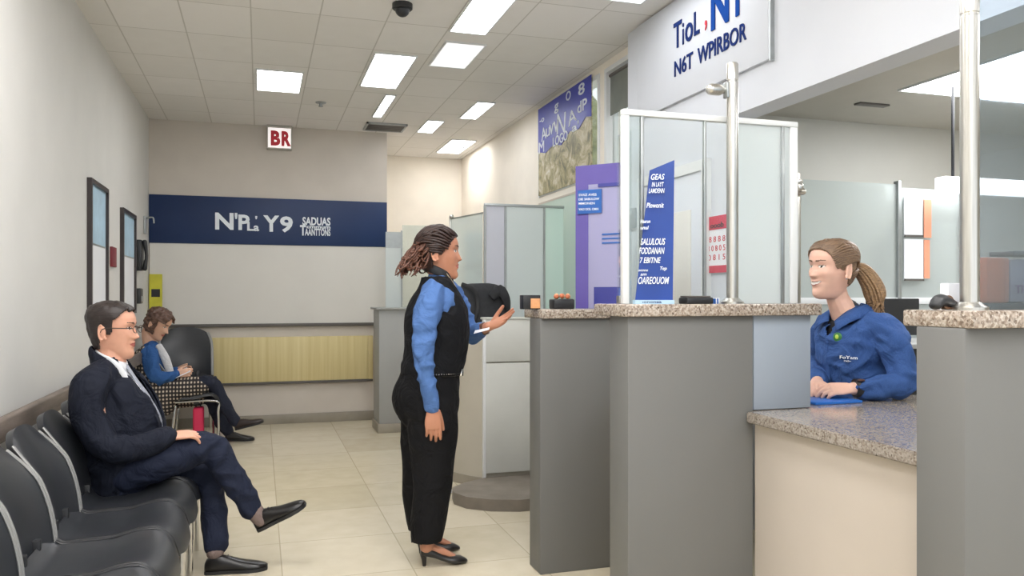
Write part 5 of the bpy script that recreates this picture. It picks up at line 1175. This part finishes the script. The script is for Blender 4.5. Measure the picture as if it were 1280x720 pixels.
# ======================= clerk ======================================
def clerk():
    JAW[0] = .80
    t = thing('person', 'smiling clerk in a blue uniform shirt with a ponytail behind the low counter', 'person', (2.58, 3.0, 0))
    skin = skinm('fair_skin', rgb(236, 190, 168)); hc = hairm('light_brown_hair', rgb(92, 70, 54), rgb(150, 122, 96)); brow = pm('brow', rgb(110, 80, 62), .7)
    T = headM((2.440, 2.985, 1.466), pi+radians(2), radians(2), radians(-2), 1.09)
    V_ = Vector; SD = (0, 1, 0)
    # skin body
    bm = nb(); add_head(bm, T, 1.0, .75)
    tube(bm, [V_((2.455, 2.99, 1.42)), V_((2.485, 3.0, 1.34)), V_((2.535, 3.0, 1.25))], [(.047, .052), (.045, .050), (.075, .06)], side=SD)
    loft(bm, [(V_((2.57, 3, 1.20)), .15, .07), (V_((2.57, 3, 1.1)), .14, .09), (V_((2.59, 3, .95)), .12, .09), (V_((2.62, 3, .72)), .15, .11)], SD)
    near = [V_((2.58, 2.81, 1.185)), V_((2.60, 2.755, 1.09)), V_((2.585, 2.72, .995)), V_((2.47, 2.745, .965)), V_((2.375, 2.77, .962))]
    far = [V_((2.58, 3.19, 1.185)), V_((2.60, 3.24, 1.05)), V_((2.56, 3.22, .985)), V_((2.44, 3.08, .975)), V_((2.335, 2.95, .970))]
    tube(bm, near, [.045, .034, .030, .028, .027]); tube(bm, far, [.045, .034, .030, .028, .027])
    hand(bm, near[-1]+V_((-.005, 0, .0)), (-1, .28, -.02), (-.05, -.55, .85), (0, .3, 1), (.42, .5, .55, .6), .95, .01, .35)
    hand(bm, far[-1], (-.55, -.8, -.02), (0, 0, 1), (-.8, .5, 0), (.45, .5, .55, .6), .95, .01, .35)
    # legs standing to the floor
    for y in (2.91, 3.09): tube(bm, [V_((2.62, y, .75)), V_((2.62, y, .45)), V_((2.64, y, .1)), V_((2.58, y, .04))], [.08, .055, .04, .035])
    o = obj('body', fuse(bm, .0034, 1), [skin, M['lip'], M['eyew'], M['iris'], brow, M['teeth']], t, 180)
    paint_head(o.data, Matrix.Translation(-t.location) @ T, 1.0, True)
    # shirt
    blue = cloth('royal_blue_uniform', rgb(60, 92, 150), .08)
    bm = nb()
    lev = [(V_((2.545, 3.0, 1.275)), .062, .060), (V_((2.555, 3.0, 1.255)), .125, .082), (V_((2.56, 3.0, 1.225)), .180, .098), (V_((2.555, 3.0, 1.15)), .178, .128), (V_((2.565, 3.0, 1.04)), .165, .130), (V_((2.59, 3.0, .93)), .150, .120), (V_((2.61, 3.0, .82)), .165, .13)]
    loft(bm, lev, SD, sub=5)
    tube(bm, [V_((2.57, 2.87, 1.215)), V_((2.585, 2.815, 1.185)), V_((2.605, 2.765, 1.10)), V_((2.60, 2.735, 1.0)), V_((2.55, 2.735, .967)), V_((2.47, 2.745, .963)), V_((2.41, 2.76, .963))], [.062, .070, .064, .056, .050, .046, .040], sub=5, n=22)
    tube(bm, [V_((2.57, 3.14, 1.215)), V_((2.585, 3.19, 1.185)), V_((2.60, 3.24, 1.08)), V_((2.58, 3.24, .99)), V_((2.46, 3.10, .975)), V_((2.365, 2.99, .972))], [.062, .068, .062, .056, .046, .040], sub=5, n=22)
    bm = fuse(bm, .0065, 3, wrinkle(.0065, (9, 9, 12), 9))
    def pred(c):
        if c.z > 1.262 and abs(c.y-3) < .2 and ((c.x-2.54)**2+(c.y-3.0)**2) < .058**2: return True
        k = (c.z-1.16)/.1
        return k > 0 and c.x < 2.52 and abs(c.y-3.0) < .048*k
    cutbm(bm, pred); thick(bm, -.004)
    obj('uniform_shirt', bm, blue, t, 180)
    bm = nb(); loft(bm, [(V_((2.535, 3.0, 1.285)), .052, .055), (V_((2.55, 3.0, 1.25)), .10, .08), (V_((2.555, 3.0, 1.16)), .14, .105), (V_((2.56, 3.0, 1.08)), .12, .10)], SD)
    obj('undershirt', bm, M['black_fab'], t, 180)
    # collar: two leaves
    for s in (-1, 1):
        bm = nb()
        A = [V_((2.602, 3+s*.010, 1.318)), V_((2.585, 3+s*.050, 1.316)), V_((2.535, 3+s*.066, 1.304)), V_((2.488, 3+s*.052, 1.282)), V_((2.450, 3+s*.018, 1.238))]
        B_ = [V_((2.650, 3+s*.012, 1.275)), V_((2.635, 3+s*.085, 1.272)), V_((2.545, 3+s*.120, 1.262)), V_((2.462, 3+s*.108, 1.236)), V_((2.415, 3+s*.070, 1.196))]
        A2 = crom(A, 4); B2 = crom(B_, 4); rows = []
        for j in range(5):
            q = j/4; rows.append([bm.verts.new(a.lerp(b, q)+V_((-.3, s*.5, .8))*.010*sin(pi*q)) for a, b in zip(A2, B2)])
        for j in range(4):
            for i in range(len(A2)-1): bm.faces.new((rows[j][i], rows[j][i+1], rows[j+1][i+1], rows[j+1][i]))
        bmesh.ops.recalc_face_normals(bm, faces=bm.faces); thick(bm, .004); obj('collar', bm, blue, t, 180)
    # placket, badge, patch lettering
    pf = lambda z: 2.56-{1.15: .0}.get(z, 0)
    fx = lambda z: (2.427 if z > 1.14 else 2.427+(1.14-z)*.08) - .006
    bm = tube(nb(), [V_((fx(z)+(.03 if z > 1.16 else 0)*((z-1.16)/.04 if z > 1.16 else 0), 3.0, z)) for z in (1.17, 1.12, 1.07, 1.02, .97, .93)], [(.013, .004)], side=(0, 1, 0), sub=2, n=8)
    obj('placket', bm, blue, t)
    bp = V_((2.431, 2.935, 1.168)); tb = bp
    rot = Matrix.Rotation(radians(25), 3, 'Z')
    bd_ = obj('badge', ell(nb(), bp, (.006, .021, .021), rot), pm('green_badge', rgb(58, 120, 62), .35), t); obj('badge_symbol', ell(nb(), bp+V_((-.006, -.002, .002)), (.002, .008, .010), rot, 10), pm('lime_symbol', rgb(190, 220, 90), .4), bd_)
    ux = V_((.52, -.85, 0)).normalized()
    ps = V_((2.4335, 2.925, 1.075))
    bm = letters(nb(), [("FoYam", 0, 0, .020, dict(ext=.0015, bold=.01), .075), ("no-", .018, -.012, .012, dict(ext=.0015, bold=.01), .03)], ps+V_((-.003, -.004, 0)), ux, (0, 0, 1)); obj('chest_lettering', bm, M['white_ink'], t, 0)
    wt_ = obj('watch', tube(nb(), [V_((2.405, 2.762, .963)), V_((2.378, 2.768, .963))], [(.040, .036)], side=(0, 0, 1), sub=1, n=18, flat=True), M['black_pl'], t, 40)
    obj('watch_face', ell(nb(), V_((2.392, 2.745, .998)), (.016, .014, .006), seg=14), pm('brown_watch_face', rgb(92, 64, 56), .3), wt_)
    # trousers and shoes
    bm = nb(); loft(bm, [(V_((2.61, 3, .86)), .155, .12), (V_((2.62, 3, .76)), .178, .135), (V_((2.62, 3, .68)), .17, .12)], SD)
    for y in (2.91, 3.09): tube(bm, [V_((2.62, y, .75)), V_((2.62, y, .45)), V_((2.64, y, .06))], [.098, .075, .062])
    obj('trousers', fuse(bm, .01, 3), cloth('black_uniform_trousers', rgb(24, 25, 30)), t, 180)
    for y in (2.91, 3.09): shoe_parts((2.69, y, .0), (2.43, y, .0), (0, 0, 1), t, M['shoe_blk'])
    # hair + ponytail + earring
    def mask(p):
        if p.z > .088: return True
        if p.z > .02: return p.x < .030+(p.z-.02)*.62
        if p.z > -.0: return p.x < .010+(p.z)*.9
        return p.x < -.022-(.0-p.z)*.25 and p.z > -.06
    hb = hair_cap(T, mask, lambda p: .005+.004*max(0, min(1, (p.z-.02)/.06)), amp=.001, freq=(8, 60, 8)); st = []
    for s in (-1, 1):
        st += [(s*.07*k, .088-.001*k) for k in range(0, 12)]+[(s*(.82+.045*k), .076-.007*k) for k in range(9)]+[(s*(1.15+.03*k), .02-.004*k) for k in range(4)]+[(s*(1.9+.15*k), -.02-.008*k) for k in range(7)]+[(s*(.1+.14*k), .10) for k in range(10)]+[(s*(.3+.2*k), .110) for k in range(9)]
    strands(hb, T, st, (3.05, .006), .0105, 10, .0055, .0004, 4)
    obj('hair', hb, hc, t, 180)
    bm = nb(); rt = T @ V_((-.100, 0, .0)); rnd = random.Random(5)
    for k in range(70):
        a = rnd.uniform(0, 6.28); r = .034*rnd.random()**.5
        o_ = V_((cos(a)*r*.7, sin(a)*r, cos(a)*r*.5))
        e = V_((rt.x+.075+rnd.uniform(-.04, .03), rt.y-.075+rnd.uniform(-.03, .03), rt.z-.20+rnd.uniform(-.04, .05)))
        tube(bm, [rt+V_((-.02, 0, .01))+o_*.4, rt+V_((.028, -.02, .004))+o_, rt+V_((.066, -.045, -.06))+o_*1.3, rt+V_((.078, -.065, -.13))+o_*1.3, e], [.006, .0075, .0075, .006, .002], sub=4, n=6)
    pt_ = obj('ponytail', bm, hairm('golden_brown_hair', rgb(92, 66, 44), rgb(178, 142, 100)), t, 180)
    obj('hair_tie', ell(nb(), rt+V_((-.004, 0, .005)), (.018, .026, .028)), M['black_fab'], pt_)
    obj('earring', ell(nb(), T @ V_((.0, .084, -.034)), (.004, .004, .004), seg=8), M['chrome'], t)
    # blue folder under the hands
    solo('blue_folder', box(nb(), 2.13, 2.36, 2.70, 2.86, .9105, .922, .003), pm('bright_blue_plastic', rgb(40, 110, 200), .35), 'bright blue folder lying on the low counter under the clerk\'s hand', 'folder')
    a = W(1018, 374, 2.72)
clerk()
# ======================= reader at the back =========================
def plaid():
    t = NT('plaid_fabric'); v = t.coord((1, 1, 1))
    a = t.node('ShaderNodeTexWave', {'Vector': v, 'Scale': 11, 'Distortion': .6}, bands_direction='X'); b = t.node('ShaderNodeTexWave', {'Vector': v, 'Scale': 9, 'Distortion': .6}, bands_direction='Z')
    m = t.node('ShaderNodeMath', {0: a.outputs['Fac'], 1: b.outputs['Fac']}, operation='MULTIPLY')
    t.l.new(t.ramp(m.outputs[0], [(.12, rgb(34, 32, 34)), (.4, rgb(120, 104, 92)), (.75, rgb(206, 194, 176))]), t.b.inputs['Base Color']); t.b.inputs['Roughness'].default_value = .85; return t.m
def reader():
    Y0 = 7.85; P = lambda x, y, dy=0: W(189+(x-178)*.93, y, Y0+dy)
    JAW[0] = .9
    t = thing('person', 'seated reader in blue jacket and plaid coat bending over a white sheet', 'person', (P(195, 490).x, Y0, 0))
    skin = skinm('reader_skin', rgb(222, 176, 150)); hc = hairm('reader_hair', rgb(48, 34, 30), rgb(124, 92, 76)); brow = pm('brow', rgb(48, 34, 30), .7); SD = (0, 1, 0)
    T = headM(P(187, 405), radians(-22), radians(32), 0, 1.12)
    rk, ra = P(259, 480, -.08), P(291, 527, -.08); lk = P(254, 497, .1); la = Vector((P(282, 540, .05).x, Y0+.05, .09))
    bm = nb(); add_head(bm, T); tube(bm, [T @ Vector((-.02, 0, -.03)), T @ Vector((-.04, 0, -.10)), P(178, 438)], [.05, .05, .06])
    loft(bm, [(P(178, 448), .10, .05), (P(182, 465), .12, .09), (P(190, 495), .14, .11)], SD)
    nw, fw = P(211, 468, -.1), P(213, 464, .12)
    tube(bm, [P(178, 446, -.13), P(182, 468, -.20), nw], [.035, .028, .027]); tube(bm, [P(178, 446, .13), P(188, 466, .20), fw], [.035, .028, .027])
    hand(bm, nw, (1, .1, .15), (0, -1, .3), (0, .3, 1), (.5, .5, .6, .6), 1); hand(bm, fw, (1, -.1, .15), (0, 1, .3), (0, -.3, 1), (.5, .5, .6, .6), 1)
    tube(bm, [P(195, 498, -.09), rk, ra, ra+Vector((.04, 0, -.03))], [.05, .03, .028, .033]); tube(bm, [P(195, 500, .1), lk, la], [.05, .03, .03])
    o = obj('body', fuse(bm, .005, 1), [skin, M['lip'], M['eyew'], M['iris'], brow, M['teeth']], t, 180); paint_head(o.data, Matrix.Translation(-t.location) @ T)
    bm = nb(); loft(bm, [(P(178, 434), .08, .06), (P(178, 442), .17, .09), (P(181, 460), .175, .125), (P(187, 482), .165, .13), (P(190, 494), .16, .13)], SD)
    tube(bm, [P(176, 442, -.16), P(182, 468, -.21), P(196, 472, -.17), nw], [.07, .062, .05, .038]); tube(bm, [P(178, 442, .16), P(188, 466, .21), fw], [.07, .06, .038])
    obj('jacket', fuse(bm, .01, 3, wrinkle(.007)), cloth('denim_blue', rgb(48, 88, 144)), t, 180)
    obj('scarf', tube(nb(), [P(188, 432, -.10), P(197, 448, -.125), P(204, 466, -.13)], [(.028, .014), (.036, .014), (.03, .012)], side=(1, 0, 0)), cloth('pale_scarf', rgb(206, 206, 208), .03), t)
    bm = nb(); loft(bm, [(P(172, 446), .16, .10), (P(176, 475), .18, .12), (P(190, 500), .19, .15)], SD)
    tube(bm, [P(190, 494, -.09), P(215, 487, -.09), P(244, 484, -.08)], [.10, .098, .088]); tube(bm, [P(190, 498, .1), P(242, 494, .1)], [.10, .088])
    bm = fuse(bm, .01, 3, wrinkle(.008)); 
    xa = P(183, 450).x
    cutbm(bm, lambda c: c.z > P(180, 468).z and c.x > xa); thick(bm, -.006); obj('plaid_coat', bm, plaid(), t, 180)
    bm = nb(); tube(bm, [P(200, 492, -.09), P(235, 484, -.08), rk, P(276, 505, -.08), ra], [.088, .082, .07, .06, .05], sub=5); tube(bm, [P(200, 500, .1), lk, P(270, 525, .07), la], [.088, .07, .06, .05], sub=5)
    obj('trousers', fuse(bm, .01, 3, wrinkle(.005)), cloth('reader_dark_trousers', rgb(38, 42, 56)), t, 180)
    shoe_parts(ra+Vector((.0, .0, -.075)), ra+Vector((.25, -.02, -.01)), (-.2, -.1, 1), t, M['shoe_dk'])
    h = Vector((la.x-.03, la.y, .001)); shoe_parts(h, h+Vector((.26, -.03, 0)), (0, 0, 1), t, M['shoe_blk'])
    obj('hair', hair_cap(T, lambda p: (p.z > .05 and p.x < .07) or p.x < .025 and p.z > -.08, .018, amp=.016, freq=(40, 40, 40)), hc, t, 180)
    bm = nb(); q = [P(202, 476, -.16), P(231, 464, -.12), P(226, 459, .08), P(205, 466, .10)]
    f = bm.faces.new([bm.verts.new(p) for p in q]); shell(bm, .004)
    solo('paper_sheet', bm, M['paper'], 'white sheet held on the lap of the reader in the plaid coat', 'paper', smooth=0)
    a = P(241, 520, -.02)
    t2 = thing('red_bag', 'small red bag under the chair of the reader', 'bag', (P(241, 520).x, Y0, 0))
    zz = P(241, 508).z
    obj('body', box(nb(), a.x-.04, a.x+.05, Y0-.10, Y0+.04, .0, zz, .02, 4), pm('red_fabric', rgb(210, 40, 84), .6, bump=.2), t2)
    obj('handle', tube(nb(), [(a.x-.02, Y0-.03, zz-.005), (a.x, Y0-.03, zz+.04), (a.x+.03, Y0-.03, zz-.005)], [.006], sub=4, n=8), M['black_fab'], t2)
reader()
